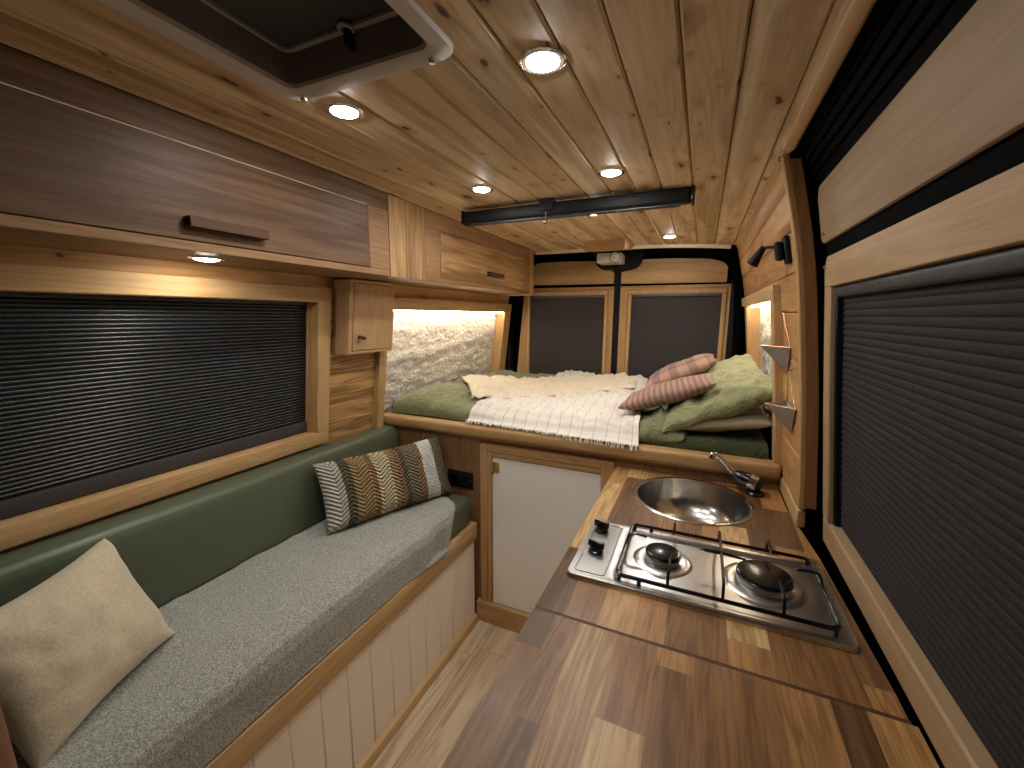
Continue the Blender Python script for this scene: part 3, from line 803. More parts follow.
# ================================================================== BEDDING
def wr(x, y, s=1.0, sd=0):
    return (noise.noise((x*5*s, y*5*s, sd))*.5+noise.noise((x*11*s, y*6*s, sd+3))*.3+noise.noise((x*22*s, y*16*s, sd+7))*.2)
def ridge(x, y, sd=0, sx=6, sy=6):
    n = noise.noise((x*sx, y*sy, sd)); return (1-min(1, abs(n)*3.2))**2
def bump2(x, y, cx, cy, sx, sy): return math.exp(-((x-cx)/sx)**2-((y-cy)/sy)**2)

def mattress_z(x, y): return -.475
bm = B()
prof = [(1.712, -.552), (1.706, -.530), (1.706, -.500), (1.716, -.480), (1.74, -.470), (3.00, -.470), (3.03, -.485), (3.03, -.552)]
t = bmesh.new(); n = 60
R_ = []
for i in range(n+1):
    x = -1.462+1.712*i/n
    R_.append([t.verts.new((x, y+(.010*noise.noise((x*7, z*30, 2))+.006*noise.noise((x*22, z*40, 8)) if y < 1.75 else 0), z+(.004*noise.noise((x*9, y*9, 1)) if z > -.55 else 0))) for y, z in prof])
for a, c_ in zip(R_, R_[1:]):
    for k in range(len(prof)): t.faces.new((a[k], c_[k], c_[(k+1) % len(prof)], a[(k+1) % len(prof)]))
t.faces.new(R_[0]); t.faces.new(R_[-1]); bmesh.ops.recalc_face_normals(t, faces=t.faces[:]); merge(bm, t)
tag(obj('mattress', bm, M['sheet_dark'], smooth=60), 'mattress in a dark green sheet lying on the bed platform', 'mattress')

def duvet_h(x, y):
    z = -.460+.012*wr(x, y, 1.4, 1)+.010*ridge(x, y, 4, 8, 4)+.007*ridge(x+y*.5, y, 6, 15, 7)
    z += .060*bump2(x, y, -1.24, 1.93, .24, .24)+.028*bump2(x, y, -1.40, 2.4, .10, .7)+.018*bump2(x, y, -.9, 2.93, .8, .09)
    z += .010*ridge(x*.8+y*.6, y*.7-x*.5, 9, 9, 3)*bump2(x, y, -1.2, 1.9, .35, .35)
    z += .045*bump2(x, y, -.14, 1.86, .07, .16)+.02*ridge(x, y, 12, 12, 4)*bump2(x, y, -.12, 1.82, .13, .2)
    return z
def duvet(u, v):
    x = -1.452+1.42*u
    yf = 1.690+.012*noise.noise((x*6, 0, 4))+.02*(1 if x > -.22 else 0)*min(1, max(0, (x+.22)/.1))
    y = yf+(3.02-yf)*max(0, (v-.12)/.88)
    z = duvet_h(x, max(y, 1.75))
    e = min(1, max(0, (y-yf)/.085)); drop = 1-math.sqrt(max(0, 1-(1-e)**2))
    z = z-(z+.487)*drop*.95
    if v < .12:
        k = 1-v/.12
        z = z-(z+.503)*k; y = yf+.004*k
    eu = min(1, (1-u)/.05); z -= (z+.465)*(1-math.sqrt(max(0, 1-(1-eu)**2)))
    y += .008*noise.noise((x*14, z*30, 3))*(1-e)
    return Vector((x, y, z))
bm = B(); grid(bm, 190, 130, duvet)
o = tag(obj('duvet', bm, M['duvet'], smooth=180), 'rumpled olive green duvet spread under the throws, mounded at the left front of the bed', 'duvet')
md = o.modifiers.new('thickness', 'SOLIDIFY'); md.thickness = .012; md.offset = -1

def duvet_floor(x, y):
    yf = 1.690
    e = min(1, max(0, (y-yf)/.085)); drop = 1-math.sqrt(max(0, 1-(1-e)**2))
    z = duvet_h(x, max(y, 1.75)); return z-(z+.487)*drop*.95 if y > yf else -.6
# white checked throw lying over the middle, its front hem on the rail
def throw(u, v):
    xl = -.985+.16*max(0, v-.35)*.6; xr = -.195-.13*v
    x = xl+(xr-xl)*u+.012*noise.noise((v*6, u*3, 2))*(1 if .01 < u < .99 else 1.6)
    yf = 1.640+.02*(1-u)-.012*u
    L0 = .07
    s = v*(1.36+L0)
    if s < L0*1.9:
        a = s/(L0*1.9)
        y = yf+.105*a**.7
        z = -.4995-.010*u*(1-a)**2+.052*a**1.25+.003
        h = duvet_h(x, max(y, 1.75))+.010
        z = z+(h-z)*max(0, (a-.6)/.4) if a > .6 else z
    else:
        y = yf+.105+(s-L0*1.9)*.985
        z = duvet_h(x, max(y, 1.75))+.010
    z += (.012*wr(x, y, 2.0, 21)+.015*ridge(x*1.1+y*.2, y*.7, 30, 9, 6)+.010*ridge(x*.6-y*.5, y, 34, 14, 9))*min(1, v*4)
    z += .004*noise.noise((x*30, y*8, 4))*(1-min(1, v*6))+.004
    z = max(z, duvet_floor(x, y)+.007)
    return Vector((x, y, z))
bm = B(); grid(bm, 130, 190, throw)
T = thing('checked_throw', 'white throw with thin dark checks and fringed hem hanging on the bed rail', 'throw', (-.6, 2.3, -.50))
o = obj('cloth', bm, M['throw'], T, smooth=180)
md = o.modifiers.new('thickness', 'SOLIDIFY'); md.thickness = .004; md.offset = 1
bm = B(); random.seed(3)
for k in range(72):
    u = (k+random.random())/72; p = throw(u, 0); L = random.uniform(.005, .022); dx = random.uniform(-.006, .008)
    tube(bm, [p+Vector((0, .004, .003)), p+Vector((dx*.5, -L*.5, .001)), p+Vector((dx, -L*.8-.002, -.004 if p.y > 1.64 else -.012))], [.0026, .0024, .0016], 5)
o = obj('fringe', bm, M['throw'], T); o['kind'] = 'stuff'

# cream throw folded over the back left of the bed
def cream(u, v):
    # plan quad: a front-left, b front-right, c back-right, d back-left
    a, b_, c_, d_ = Vector((-1.03, 1.80)), Vector((-.34, 2.56)), Vector((-.42, 2.99)), Vector((-1.44, 2.36))
    p = (a*(1-u)+b_*u)*(1-v)+(d_*(1-u)+c_*u)*v
    w = 1+.03*noise.noise((u*5, v*5, 2))
    x, y = p.x+.02*noise.noise((u*7, v*3, 1)), p.y+.025*noise.noise((u*6, v*4, 5))
    x = max(-1.445, x); y = min(3.01, y)
    e = min(1, min(u, 1-u, v, 1-v)/.05)
    z = max(duvet_h(x, y), duvet_h(x, y)+.012+.010*e)+.006+(.3+.7*e)*(.012*wr(x, y, 2.2, 40)+.020*ridge(x*.8-y*.5, y*.8+x*.5, 50, 9, 5)+.012*ridge(x*.5+y*.6, y*.8-x*.4, 54, 15, 9))
    return Vector((x, y, z))
bm = B(); grid(bm, 110, 100, cream)
o = tag(obj('cream_throw', bm, M['cream_knit'], smooth=180), 'cream beige woven throw bunched at the far left of the bed beside the rear door', 'throw')
md = o.modifiers.new('thickness', 'SOLIDIFY'); md.thickness = .007; md.offset = 1

def cushion(bm, w, h, t, Mx, pinch=.09, p=.42, wrk=.004, sd=0, n=44, flap=0, sag=0):
    uvl = bm.loops.layers.uv.verify()
    tb = bmesh.new(); uv2 = tb.loops.layers.uv.verify()
    def P(i, j, s):
        u, v = 2*i/n-1, 2*j/n-1
        # finer sampling close to the seams
        u, v = math.sin(u*PI/2), math.sin(v*PI/2)
        ex = max(0, 1-abs(u)**2.6)**p*max(0, 1-abs(v)**2.6)**p
        x = u*w/2*(1-pinch*(1-v*v)); y = v*h/2*(1-pinch*(1-u*u))
        z = s*t/2*ex
        k = ex**.5
        z += wrk*k*(noise.noise((x*9, y*9, sd+s))+.6*noise.noise((x*25, y*25, sd+s*2)))
        c = abs(u*v)**3
        z += flap*c*noise.noise((u*2, v*2, sd))-sag*(u*u)
        return Mx @ Vector((x, y, z)), ((u+1)/2, (v+1)/2)
    G = {}
    for s in (1, -1):
        for i in range(n+1):
            for j in range(n+1):
                edge = i in (0, n) or j in (0, n)
                if s == -1 and edge: G[s, i, j] = G[1, i, j]; continue
                co, uvc = P(i, j, s); v = tb.verts.new(co); G[s, i, j] = (v, uvc)
    for s in (1, -1):
        for i in range(n):
            for j in range(n):
                q = [G[s, i, j], G[s, i+1, j], G[s, i+1, j+1], G[s, i, j+1]]
                if s == -1: q = q[::-1]
                f = tb.faces.new([a[0] for a in q])
                for l, a in zip(f.loops, q): l[uv2].uv = a[1]
    bmesh.ops.recalc_face_normals(tb, faces=tb.faces[:])
    merge(bm, tb)
def frame(o, x, y):
    # matrix from origin, x direction and approximate y direction
    x = Vector(x).normalized(); z = x.cross(Vector(y)).normalized(); y = z.cross(x)
    m = Matrix((x, y, z)).transposed().to_4x4(); m.translation = Vector(o); return m

bm = B(); cushion(bm, .30, .66, .10, frame((.108, 2.06, -.405), (1, 0, .16), (0, 1, .02)), .05, .40, .008, 3)
tag(obj('pillow', bm, M['grey_cotton'], smooth=180), 'stone grey pillow squashed under the front end of the big green pillow', 'pillow')
bm = B(); cushion(bm, .44, .98, .135, frame((.070, 2.20, -.338), (1, 0, .50), (0, 1, .055)), .05, .36, .016, 9, n=64, flap=.02)
for v in bm.verts:
    x, y = v.co.x, v.co.y
    v.co.z += .016*(ridge(x*1.2+y*.25, y*.9-x*.3, 60, 7, 5)-.3)*min(1, max(0, (v.co.z+.44)/.1))
    if v.co.z < -.462: v.co.z = -.462+.1*(v.co.z+.462)
    v.co.x = min(v.co.x, RW(v.co.z)-.012) if v.co.y < 1.72 else min(v.co.x, RW(v.co.z)+.05)
tag(obj('pillow', bm, M['pillow_green'], smooth=180), 'big sage green pillow heaped against the right wall of the bed', 'pillow')
bm = B(); cushion(bm, .40, .36, .095, frame((-.122, 1.985, -.340), (1, .02, .36), (0, 1, -.05)), .06, .45, .006, 5, sag=-.004)
tag(obj('cushion', bm, M['rose'], smooth=180), 'rose ribbed cushion lying nearest on the bed against the green pillow', 'cushion')
bm = B(); cushion(bm, .38, .36, .10, frame((-.095, 2.43, -.296), (1, .03, .50), (-.03, 1, .0)), .06, .45, .006, 6)
tag(obj('cushion', bm, M['mauve'], smooth=180), 'mauve and peach checked cushion leaning on the green pillow behind the rose ribbed one', 'cushion')

# ================================================================== BENCH
b = thing('storage_bench', 'long storage bench along the left wall with cream boarded front and oak edge', 'bench', (-1.15, .4, -1.506))
bm = B(); k = 0
y = -.985
while y < 1.64:
    y2 = min(y+.101, 1.644); box(bm, -.952, -.938, y+.0008, y2-.0008, -1.50, -1.05, .003); y = y2
obj('front_boards', bm, M['beige_paint'], b)
bm = B(); box(bm, -.988, -.924, -.985, 1.646, -1.068, -.985, .004, seg=2); obj('edge_rail', bm, M['oak'], b)
bm = B(); prism(bm, [(-.938, -1.506), (-.914, -1.506), (-.914, -1.492), (-.922, -1.476), (-.938, -1.470)], 'y', -.985, 1.636); obj('skirting', bm, M['oak'], b)
bm = B(); box(bm, -1.49, -.952, -.985, 1.648, -1.05, -.99, .001); obj('seat_board', bm, M['ply'], b)
bm = B(); box(bm, -1.49, -.940, -.985, -.970, -1.506, -1.05, .001); obj('end_board', bm, M['ply'], b)
bm = B(); box(bm, -1.455, -.944, -.98, 1.632, -.988, -.847, .028, seg=5)
tag(obj('seat_cushion', bm, M['leather']), 'flat olive green leatherette seat cushion on the bench, bare at its far end', 'seat cushion')
bm = B()
xb = -1.372
prism(bm, [(xb-.085, -.846), (xb-.004, -.846), (xb, -.835), (xb-.008, -.60), (xb-.012, -.578), (xb-.022, -.566), (xb-.036, -.561), (xb-.088, -.556)], 'y', -.98, 1.640, bev=.004)
tag(obj('back_cushion', bm, M['leather']), 'long olive green leatherette back cushion standing along the wall under the window sill', 'back cushion')

# grey tweed blanket over the seat
def blanket(u, v):
    # v across: from the seam at the back, over the front roll, down to the rail
    pts = [(-1.368, -.8405), (-1.30, -.8405), (-1.15, -.839), (-1.02, -.840), (-.972, -.844), (-.946, -.858), (-.935, -.885), (-.932, -.93), (-.931, -.976), (-.930, -.983)]
    f = v*(len(pts)-1); i = min(int(f), len(pts)-2); t = f-i
    x = pts[i][0]*(1-t)+pts[i+1][0]*t; z = pts[i][1]*(1-t)+pts[i+1][1]*t
    yend = 1.56-.20*max(0, (v-.25)/.75)**1.1
    y = -.95+(yend+.95)*u
    roll = min(1, max(0, (v-.35)/.2))
    z += .0035*wr(x, y, 2.2, 70)*(1-.3*roll)+.003
    x += roll*.004*noise.noise((y*9, z*14, 3))
    # folds gathering towards the loose end
    e = bump2(0, y, 0, 1.30-.10*v, 1, .05); z += .012*e*(1-roll)*(v*1.2); x += .012*e*roll
    e2 = max(0, (y-1.22)/.25); x += roll*.007*math.sin((y-1.2)*42)*min(1, e2)+roll*.006*min(1, e2); z -= min(1, e2)*.035*max(0, v-.86)/.14
    x += .010*max(0, -(z+.983))/.03
    z += .004*ridge(x*.6, y, 80, 5, 5)*(1-roll)
    if z < -.975: x = max(x, -.930+.014*min(1, (-.975-z)/.008)*min(1, max(0, (y-1.16)/.08)))
    return Vector((x, y, z))
bm = B(); grid(bm, 260, 60, blanket)
o = tag(obj('blanket', bm, M['tweed'], smooth=180), 'grey tweed blanket spread over the green bench seat and tucked behind the oak edge', 'blanket')
md = o.modifiers.new('thickness', 'SOLIDIFY'); md.thickness = .004; md.offset = 1

# knitted cushion leaning in the far corner
o0 = Vector((-1.262, 1.065, -.832)); o1 = Vector((-1.045, 1.60, -.832))
xd = (o1-o0).normalized(); side = Vector((-xd.y, xd.x, 0)); up = (side*.42+Vector((0, 0, 1))).normalized()
ctr = (o0+o1)/2+up*.132+Vector((0.008, 0, .004))
bm = B(); cushion(bm, .585, .275, .145, frame(ctr, xd, up), .055, .42, .006, 11, n=56, flap=.03)
tag(obj('cushion', bm, M['knit'], smooth=180), 'oblong knitted cushion striped cream, brown and white on the far end of the bench', 'cushion')
# beige boucle cushion near the viewer
o0 = Vector((-1.075, .235, -.834)); o1 = Vector((-1.215, .525, -.826))
xd = (o1-o0).normalized(); side = Vector((-xd.y, xd.x, 0)); up = (side*.50+Vector((0, 0, 1))).normalized()
ctr = (o0+o1)/2+up*.143-xd*.008+Vector((0, 0, .003))
bm = B(); cushion(bm, .340, .308, .135, frame(ctr, xd, up), .10, .46, .008, 15, n=56, flap=.03)
tag(obj('cushion', bm, M['boucle'], smooth=180), 'square beige fluffy cushion leaning on the green back cushion nearest the viewer', 'cushion')
# brown round cushion at the frame edge
bm = B(); cushion(bm, .36, .31, .13, frame((-1.0, .012, -.700), (.05, 1, 0), (-.2, 0, 1)), .0, .40, .005, 23)
tag(obj('cushion', bm, M['brown_leather'], smooth=180), 'brown leather cushion cut off by the lower left edge of the picture', 'cushion')

# ================================================================== KITCHEN UNIT
ZW = -.604
c = thing('kitchen_cabinet', 'base cabinet under the wooden worktop along the right side', 'cabinet', (.02, .5, -1.506))
bm = B(); box(bm, -.235, -.217, -.90, 1.66, -1.44, ZW-.040, .002); box(bm, .282, .30, -.90, 1.66, -1.44, ZW-.040, .002); box(bm, -.217, .282, -.90, -.88, -1.44, ZW-.040, .002); box(bm, -.217, .282, 1.64, 1.66, -1.44, ZW-.040, .002); box(bm, -.217, .282, .735, .753, -1.44, ZW-.040, .002); box(bm, -.215, .30, -.90, 1.66, -1.506, -1.43, .001); obj('body', bm, M['cab_body'], c)
for k in range(4):
    bm = B(); box(bm, -.253, -.235, -.88+.63*k, -.88+.63*k+.622, -1.43, ZW-.052, .002); d = obj('door', bm, M['beige_paint'], c)
    bm = B(); box(bm, -.268, -.253, -.88+.63*k+.54, -.88+.63*k+.56, -.80, -.70, .003); obj('handle', bm, M['walnut'], d)

SC = (.005, 1.452); SR = .181
def staves(y0, y1, x0, x1, edge, hole=None, sd=0, lens=(.2, .5), grain_w=.056):
    random.seed(sd); bm = B(); x = x0; th = .038
    while x < x1-1e-4:
        w = grain_w*random.uniform(.72, 1.28); xb = min(x+w, x1)
        if x1-xb < .02: xb = x1
        y = y0-random.random()*.25
        while y < y1-1e-4:
            L = random.uniform(*lens); ya, yb = max(y, y0), min(y+L, y1); y += L
            if y1-yb < .03: yb = y1; y = y1
            if yb-ya < .004: continue
            xr = min(xb, edge(ya)) if edge else xb; xr2 = min(xb, edge(yb)) if edge else xb
            if xr-x < .002 and xr2-x < .002: continue
            poly = [(x, ya), (max(xr, x+.001), ya), (max(xr2, x+.001), yb), (x, yb)]
            t = bmesh.new()
            hit = hole and any((min(max(hole[0], x), xb)-hole[0])**2+(min(max(hole[1], ya), yb)-hole[1])**2 < hole[2]**2 for _ in (0,))
            if not hit:
                prism(bm, poly, 'z', ZW-th, ZW); t.free(); continue
            circ = [Vector((hole[0]+hole[2]*math.cos(2*PI*k/72), hole[1]+hole[2]*math.sin(2*PI*k/72))) for k in range(72)]
            vs = [Vector(p) for p in poly]+circ
            co, ed, fa, ov, oe, of = delaunay_2d_cdt(vs, [], [list(range(4)), list(range(4, 76))], 0, 1e-6)
            V = {}
            for f, src in zip(fa, of):
                if 0 in src and 1 not in src:
                    q = []
                    for i in f:
                        if i not in V: V[i] = t.verts.new((co[i].x, co[i].y, ZW))
                        q.append(V[i])
                    t.faces.new(q)
            if not t.faces: t.free(); continue
            bmesh.ops.recalc_face_normals(t, faces=t.faces[:])
            if t.faces[0].normal.z < 0: bmesh.ops.reverse_faces(t, faces=t.faces[:])
            r_ = bmesh.ops.extrude_face_region(t, geom=t.faces[:])
            for e in r_['geom']:
                if isinstance(e, bmesh.types.BMVert): e.co.z -= th
            bmesh.ops.recalc_face_normals(t, faces=t.faces[:])
            merge(bm, t)
        x = xb
    return bm
edge = lambda y: .328 if y < 1.10 else .328-.040*(y-1.10)/.25 if y < 1.35 else (RW(ZW)-.006)
bm = staves(.7445, 1.664, -.280, .34, edge, (SC[0], SC[1], SR-.006), 5)
tag(obj('worktop', bm, M['staves'], smooth=20), 'block wood worktop section holding the hob and sink, running up to the bed', 'worktop')
bm = staves(-.90, .7365, -.280, .336, None, None, 8, (.32, .75), .06)
tag(obj('worktop', bm, M['staves'], smooth=20), 'near block wood worktop section in the foreground in front of the dark joint line', 'worktop')
bm = B(); box(bm, -.279, .33, .7362, .7448, ZW-.036, ZW-.0006, 0); struct('trim_13', bm, M['walnut'])

# sink
s = thing('sink', 'round stainless steel sink bowl let into the worktop', 'sink', (SC[0], SC[1], ZW))
prof = [(SR+.006, .0005), (SR+.005, .0035), (SR-.002, .0045), (SR-.010, .002)]
bm = B(); lathe(bm, [(SR+.006, .0), (SR+.006, .0015), (SR+.003, .004), (SR-.004, .0045), (SR-.010, .002), (SR-.010, -.001)], (SC[0], SC[1], ZW), 96, cap=False); obj('rim', bm, M['sink_steel'], s)
pb = [(SR-.0098, .0015), (SR-.012, -.02), (SR-.016, -.06), (SR-.030, -.098), (SR-.062, -.124), (SR-.11, -.134), (.032, -.138), (.030, -.142)]
bm = B(); lathe(bm, pb, (SC[0], SC[1], ZW), 96, cap=False)
o = obj('bowl', bm, M['sink_steel'], s, smooth=80)
bm = B(); lathe(bm, [(.032, -.1375), (.028, -.1355), (.022, -.140), (.0005, -.141)], (SC[0], SC[1], ZW), 32); dr = obj('drain', bm, M['chrome'], s)

# tap
t = thing('tap', 'small black and chrome folding tap behind the sink by the bed rail', 'tap', (.205, 1.585, ZW))
bm = B(); lathe(bm, [(.030, 0), (.030, .006), (.024, .012), (.0005, .012)], (.205, 1.585, ZW), 28); obj('base', bm, M['black_gloss'], t)
A0, A1 = Vector((.222, 1.575, ZW+.034)), Vector((.135, 1.600, ZW+.058))
dd = (A1-A0)
bm = B(); tube(bm, [(.205, 1.585, ZW+.01), (.200, 1.583, ZW+.03)], .018, 16); tube(bm, [A0, A0+dd*.10, A0+dd*.18], [.021, .026, .026], 20); tube(bm, [A0+dd*.42, A0+dd*.75, A1], [.025, .022, .013], 20); obj('body', bm, M['black_gloss'], t)
bm = B(); tube(bm, [A0+dd*.17, A0+dd*.43], .0275, 24); obj('band', bm, M['chrome'], t)
bm = B(); tube(bm, smooth_path([A1-dd*.1, A1+Vector((-.018, .004, .022)), Vector((.085, 1.60, ZW+.112)), Vector((.068, 1.597, ZW+.118)), Vector((.060, 1.595, ZW+.104))], 6), [.011]*6+[.0095]*7+[.010]*6+[.012]*6, 14); obj('spout', bm, M['chrome'], t)

# hob
hb = thing('gas_hob', 'stainless steel two burner gas hob set into the worktop', 'hob', (.027, 1.012, ZW))
hx0, hx1, hy0, hy1 = -.254, .306, .868, 1.156
ZH = ZW+.010
bm = B()
L = lambda a, z, r: [(x, y, z) for x, y in rrect(hx0+a, hx1-a, hy0+a, hy1-a, r)]
loft(bm, [L(0, ZW+.0003, .016), L(0, ZW+.003, .016), L(.003, ZH, .014), L(.012, ZH, .010)])
# well around the burners and flat control field, plate surface
def pl_(x, y):
    return ZH
wx0, wx1, wy0, wy1 = -.148, .288, .886, 1.142
RWl = lambda a, z, r: [(x, y, z) for x, y in rrect(wx0+a, wx1-a, wy0+a, wy1-a, r)]
t2 = bmesh.new()
outer = [Vector((x, y)) for x, y in rrect(hx0+.012, hx1-.012, hy0+.012, hy1-.012, .010)]
inner = [Vector((x, y)) for x, y in rrect(wx0, wx1, wy0, wy1, .02)]
pin = [Vector((x, y)) for x, y in rrect(-.240, -.166, hy0+.020, hy1-.018, .010)]
no, ni, npn = len(outer), len(inner), len(pin)
co, ed, fa, ov, oe, of = delaunay_2d_cdt(outer+inner+pin, [], [list(range(no)), list(range(no, no+ni)), list(range(no+ni, no+ni+npn))], 0, 1e-7)
vv = {}
for f, src in zip(fa, of):
    if 0 in src and 1 not in src and 2 not in src:
        for i in f:
            if i not in vv: vv[i] = t2.verts.new((co[i].x, co[i].y, ZH))
        t2.faces.new([vv[i] for i in f])
bmesh.ops.recalc_face_normals(t2, faces=t2.faces[:])
merge(bm, t2)
loft(bm, [RWl(0, ZH, .02), RWl(.004, ZH-.0018, .018), RWl(.012, ZH-.0032, .014), RWl(.014, ZH-.0032, .013)])
t2 = bmesh.new(); t2.faces.new([t2.verts.new(p) for p in RWl(.014, ZH-.0032, .013)]); merge(bm, t2)
PL = lambda a, z: [(x, y, z) for x, y in rrect(-.240+a, -.166-a, hy0+.020+a, hy1-.018-a, .010)]
loft(bm, [PL(0, ZH), PL(.001, ZH+.0016), PL(.0035, ZH+.0016), PL(.0045, ZH-.0006), PL(.006, ZH-.0006)])
t2 = bmesh.new(); t2.faces.new([t2.verts.new(p) for p in PL(.006, ZH-.0006)]); merge(bm, t2)
bmesh.ops.remove_doubles(bm, verts=bm.verts[:], dist=1e-5)
obj('steel_plate', bm, M['hob_steel'], hb, smooth=25)
for (x, y, a) in ((-.208, .988, .15), (-.218, 1.100, .15)):
    bm = B(); lathe(bm, [(.019, 0), (.019, .004), (.016, .006), (.0145, .014), (.0005, .015)], (x, y, ZH), 28)
    kn = obj('knob', bm, M['black_gloss'], hb)
    bm = B(); box(bm, -.021, .021, -.006, .006, 0, .019, .003, M=Matrix.Translation((x, y, ZH+.009)) @ Matrix.Rotation(-.2, 4, 'Z'), seg=2); obj('grip', bm, M['black_gloss'], kn)
    bm = B(); box(bm, -.0205, .0205, -.0018, .0018, 0, .0006, 0, M=Matrix.Translation((x, y, ZH+.028)) @ Matrix.Rotation(-.2, 4, 'Z')); obj('pointer_line', bm, M['grey_line'], kn)
for x, y, r in ((-.050, 1.020, .041), (.166, 1.020, .056)):
    bm = B(); lathe(bm, [(r+.028, -.003), (r+.022, .0005), (r+.012, .001), (r-.002, -.001), (r-.004, .006), (r+.002, .012), (r+.002, .015), (.0005, .015)], (x, y, ZH), 48)
    bu = obj('burner', bm, M['hob_steel'], hb)
    bm = B(); lathe(bm, [(r-.004, .015), (r-.001, .016), (r, .019), (r-.002, .0225), (r-.008, .024), (.0005, .0245)], (x, y, ZH), 48); obj('burner_cap', bm, M['cap'], bu)
bm = B()
rp = rrect(-.140, .278, .894, 1.150, .018)
tube(bm, [(x, y, ZH+.012) for x, y in rp], .0046, 8, closed=True)
def finger(p0, d, L, rise=.032, r=.0032):
    p0 = Vector((p0[0], p0[1], ZH+.012)); d = Vector((d[0], d[1], 0))
    tube(bm, smooth_path([p0, p0+d*.006+Vector((0, 0, rise*.75)), p0+d*.014+Vector((0, 0, rise)), p0+d*(L*.7)+Vector((0, 0, rise)), p0+d*L+Vector((0, 0, rise-.002))], 4), [r]*16+[r*.7], 7)
for x in (-.030, .186): finger((x, .894), (0, 1), .075); finger((x, 1.150), (0, -1), .072)
finger((-.140, 1.035), (1, 0), .050); finger((.278, 1.030), (-1, 0), .052)
tube(bm, smooth_path([(.078, .894, ZH+.012), (.078, .900, ZH+.036), (.078, .915, ZH+.044), (.078, 1.02, ZH+.044), (.078, 1.13, ZH+.044), (.078, 1.144, ZH+.036), (.078, 1.150, ZH+.012)], 4), .0032, 7)
tube(bm, [(.030, 1.030, ZH+.043), (.045, 1.030, ZH+.043), (.078, 1.030, ZH+.044), (.128, 1.024, ZH+.043)], [.0012, .0042, .0042, .0024], 8)
for x, y in ((-.134, .900), (.272, .900), (-.134, 1.144), (.272, 1.144), (-.09, .894), (-.09, 1.150)): tube(bm, [(x, y, ZH-.003), (x, y, ZH+.011)], .005, 8)
obj('pan_support', bm, M['black_gloss'], hb)

# ================================================================== RIGHT WALL: reading lamp and hanging planters
l = thing('reading_lamp', 'small black reading lamp on the pine wall right of the rear doors', 'wall lamp', (RW(.19), 1.465, .15))
bm = B(); box(bm, -.014, -.001, 1.430, 1.475, .150, .226, .003, on_right); obj('wall_plate', bm, M['black_plastic'], l)
bm = B(); box(bm, -.036, -.014, 1.446, 1.484, .160, .214, .009, on_right, seg=3); obj('switch_body', bm, M['black_plastic'], l)
q0 = Vector((RW(.20)-.034, 1.470, .200)); q1 = Vector((.148, 1.505, .202))
bm = B(); tube(bm, smooth_path([q0, (q0+q1)/2+Vector((0, .004, .003)), q1], 4), .0045, 8); obj('arm', bm, M['black_plastic'], l)
bm = B(); ax = Vector((-.045, .02, -.085)).normalized()
tube(bm, [q1+ax*-.008, q1+ax*.004, q1+ax*.02, q1+ax*.052], [.008, .010, .012, .0175], 18); obj('lamp_shade', bm, M['black_plastic'], l)

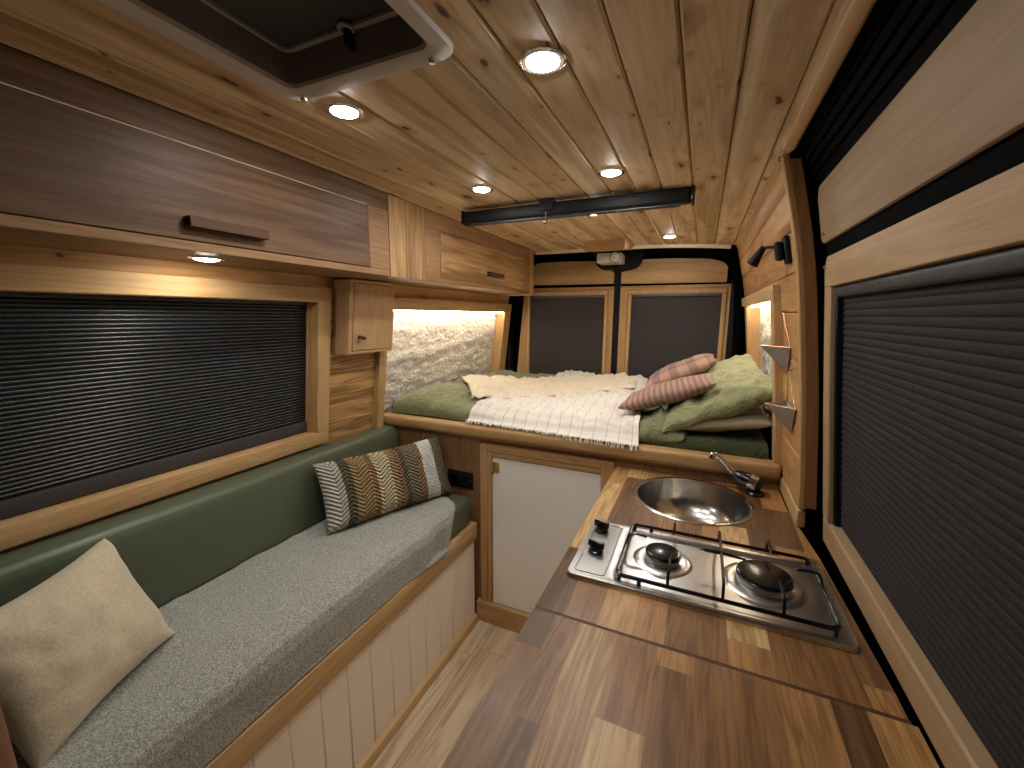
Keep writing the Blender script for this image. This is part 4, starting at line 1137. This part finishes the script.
def planter(dz, dy, dx, lab):
    z0 = -.092+dz
    A = Vector((RW(z0)-.004+dx, 1.49+dy, z0)); Cc = Vector((RW(z0)-.004+dx, 1.62+dy, z0)); Bq = Vector((RW(z0)-.076+dx, 1.545+dy, z0+.002)); D = Vector((RW(z0-.085)-.004+dx, 1.553+dy, z0-.085))
    t = thing('hanging_planter', lab, 'hanging planter', (A.x, 1.55+dy, z0-.085), 'hanging planters on the right wall')
    bm = B(); tb = bmesh.new()
    ctr = (A+Bq+Cc)/3
    o = [tb.verts.new(p) for p in (A, Bq, Cc, D)]
    i = [tb.verts.new(p+(ctr-p)*.10) for p in (A, Bq, Cc)]
    j = [tb.verts.new(p+(ctr-p)*.16+Vector((0, 0, -.010))) for p in (A, Bq, Cc)]
    for a, b_ in ((0, 1), (1, 2), (2, 0)):
        tb.faces.new((o[a], o[b_], o[3])); tb.faces.new((o[a], o[b_], i[b_], i[a])); tb.faces.new((i[a], i[b_], j[b_], j[a]))
    tb.faces.new(j); bmesh.ops.recalc_face_normals(tb, faces=tb.faces[:]); merge(bm, tb)
    obj('pot', bm, M['shelf_grey'], t, smooth=10)
    bm = B()
    for a, b_ in ((A, Bq), (Bq, Cc), (A, D), (Bq, D), (Cc, D)): tube(bm, [a, b_], .0012, 6)
    obj('copper_edge', bm, M['copper'], t)
    pk = Vector((RW(z0+.108)-.012+dx, 1.552+dy, z0+.108))
    bm = B(); tube(bm, [A, pk, Cc], .0014, 6); obj('hanging_wire', bm, M['copper'], t)
    bm = B(); tube(bm, [pk+Vector((-.004, 0, 0)), pk+Vector((.016, 0, 0))], .003, 8); obj('nail', bm, M['brass'], t)
planter(0, 0, 0, 'upper grey triangular planter hung by copper wire on the right wall')
planter(-.174, -.070, 0, 'lower grey triangular planter hung by copper wire on the right wall')

# ================================================================== WORLD, CAMERA, VIEW
w = bpy.data.worlds.new('night'); bpy.context.scene.world = w; w.use_nodes = True
w.node_tree.nodes['Background'].inputs[0].default_value = (.02, .025, .04, 1); w.node_tree.nodes['Background'].inputs[1].default_value = .3

yaw, pitch, roll = .4243, .16265, .00479
cy, sy, cp, sp = math.cos(yaw), math.sin(yaw), math.cos(pitch), math.sin(pitch)
fwd = Vector((-sy*cp, cy*cp, -sp)); rt = Vector((cy, sy, 0)); upv = rt.cross(fwd)
r_ = rt*math.cos(roll)+upv*math.sin(roll); u_ = -rt*math.sin(roll)+upv*math.cos(roll)
cam = bpy.data.cameras.new('camera'); cam.sensor_width = 36; cam.lens = 417.5/1024*36; cam.clip_start = .01; cam.clip_end = 50
co_ = bpy.data.objects.new('camera', cam); C.objects.link(co_)
mw = Matrix((r_, u_, -fwd)).transposed().to_4x4(); mw.translation = Vector((0, 0, ZO)); co_.matrix_world = mw
sc_ = bpy.context.scene; sc_.camera = co_
vs_ = sc_.view_settings; vs_.view_transform = 'Standard'; vs_.look = 'None'; vs_.gamma = 1; vs_.use_curve_mapping = False; vs_.exposure = -.06
sc_.cycles.use_denoising = True; sc_.cycles.max_bounces = 10; sc_.cycles.diffuse_bounces = 6; sc_.cycles.sample_clamp_indirect = 8
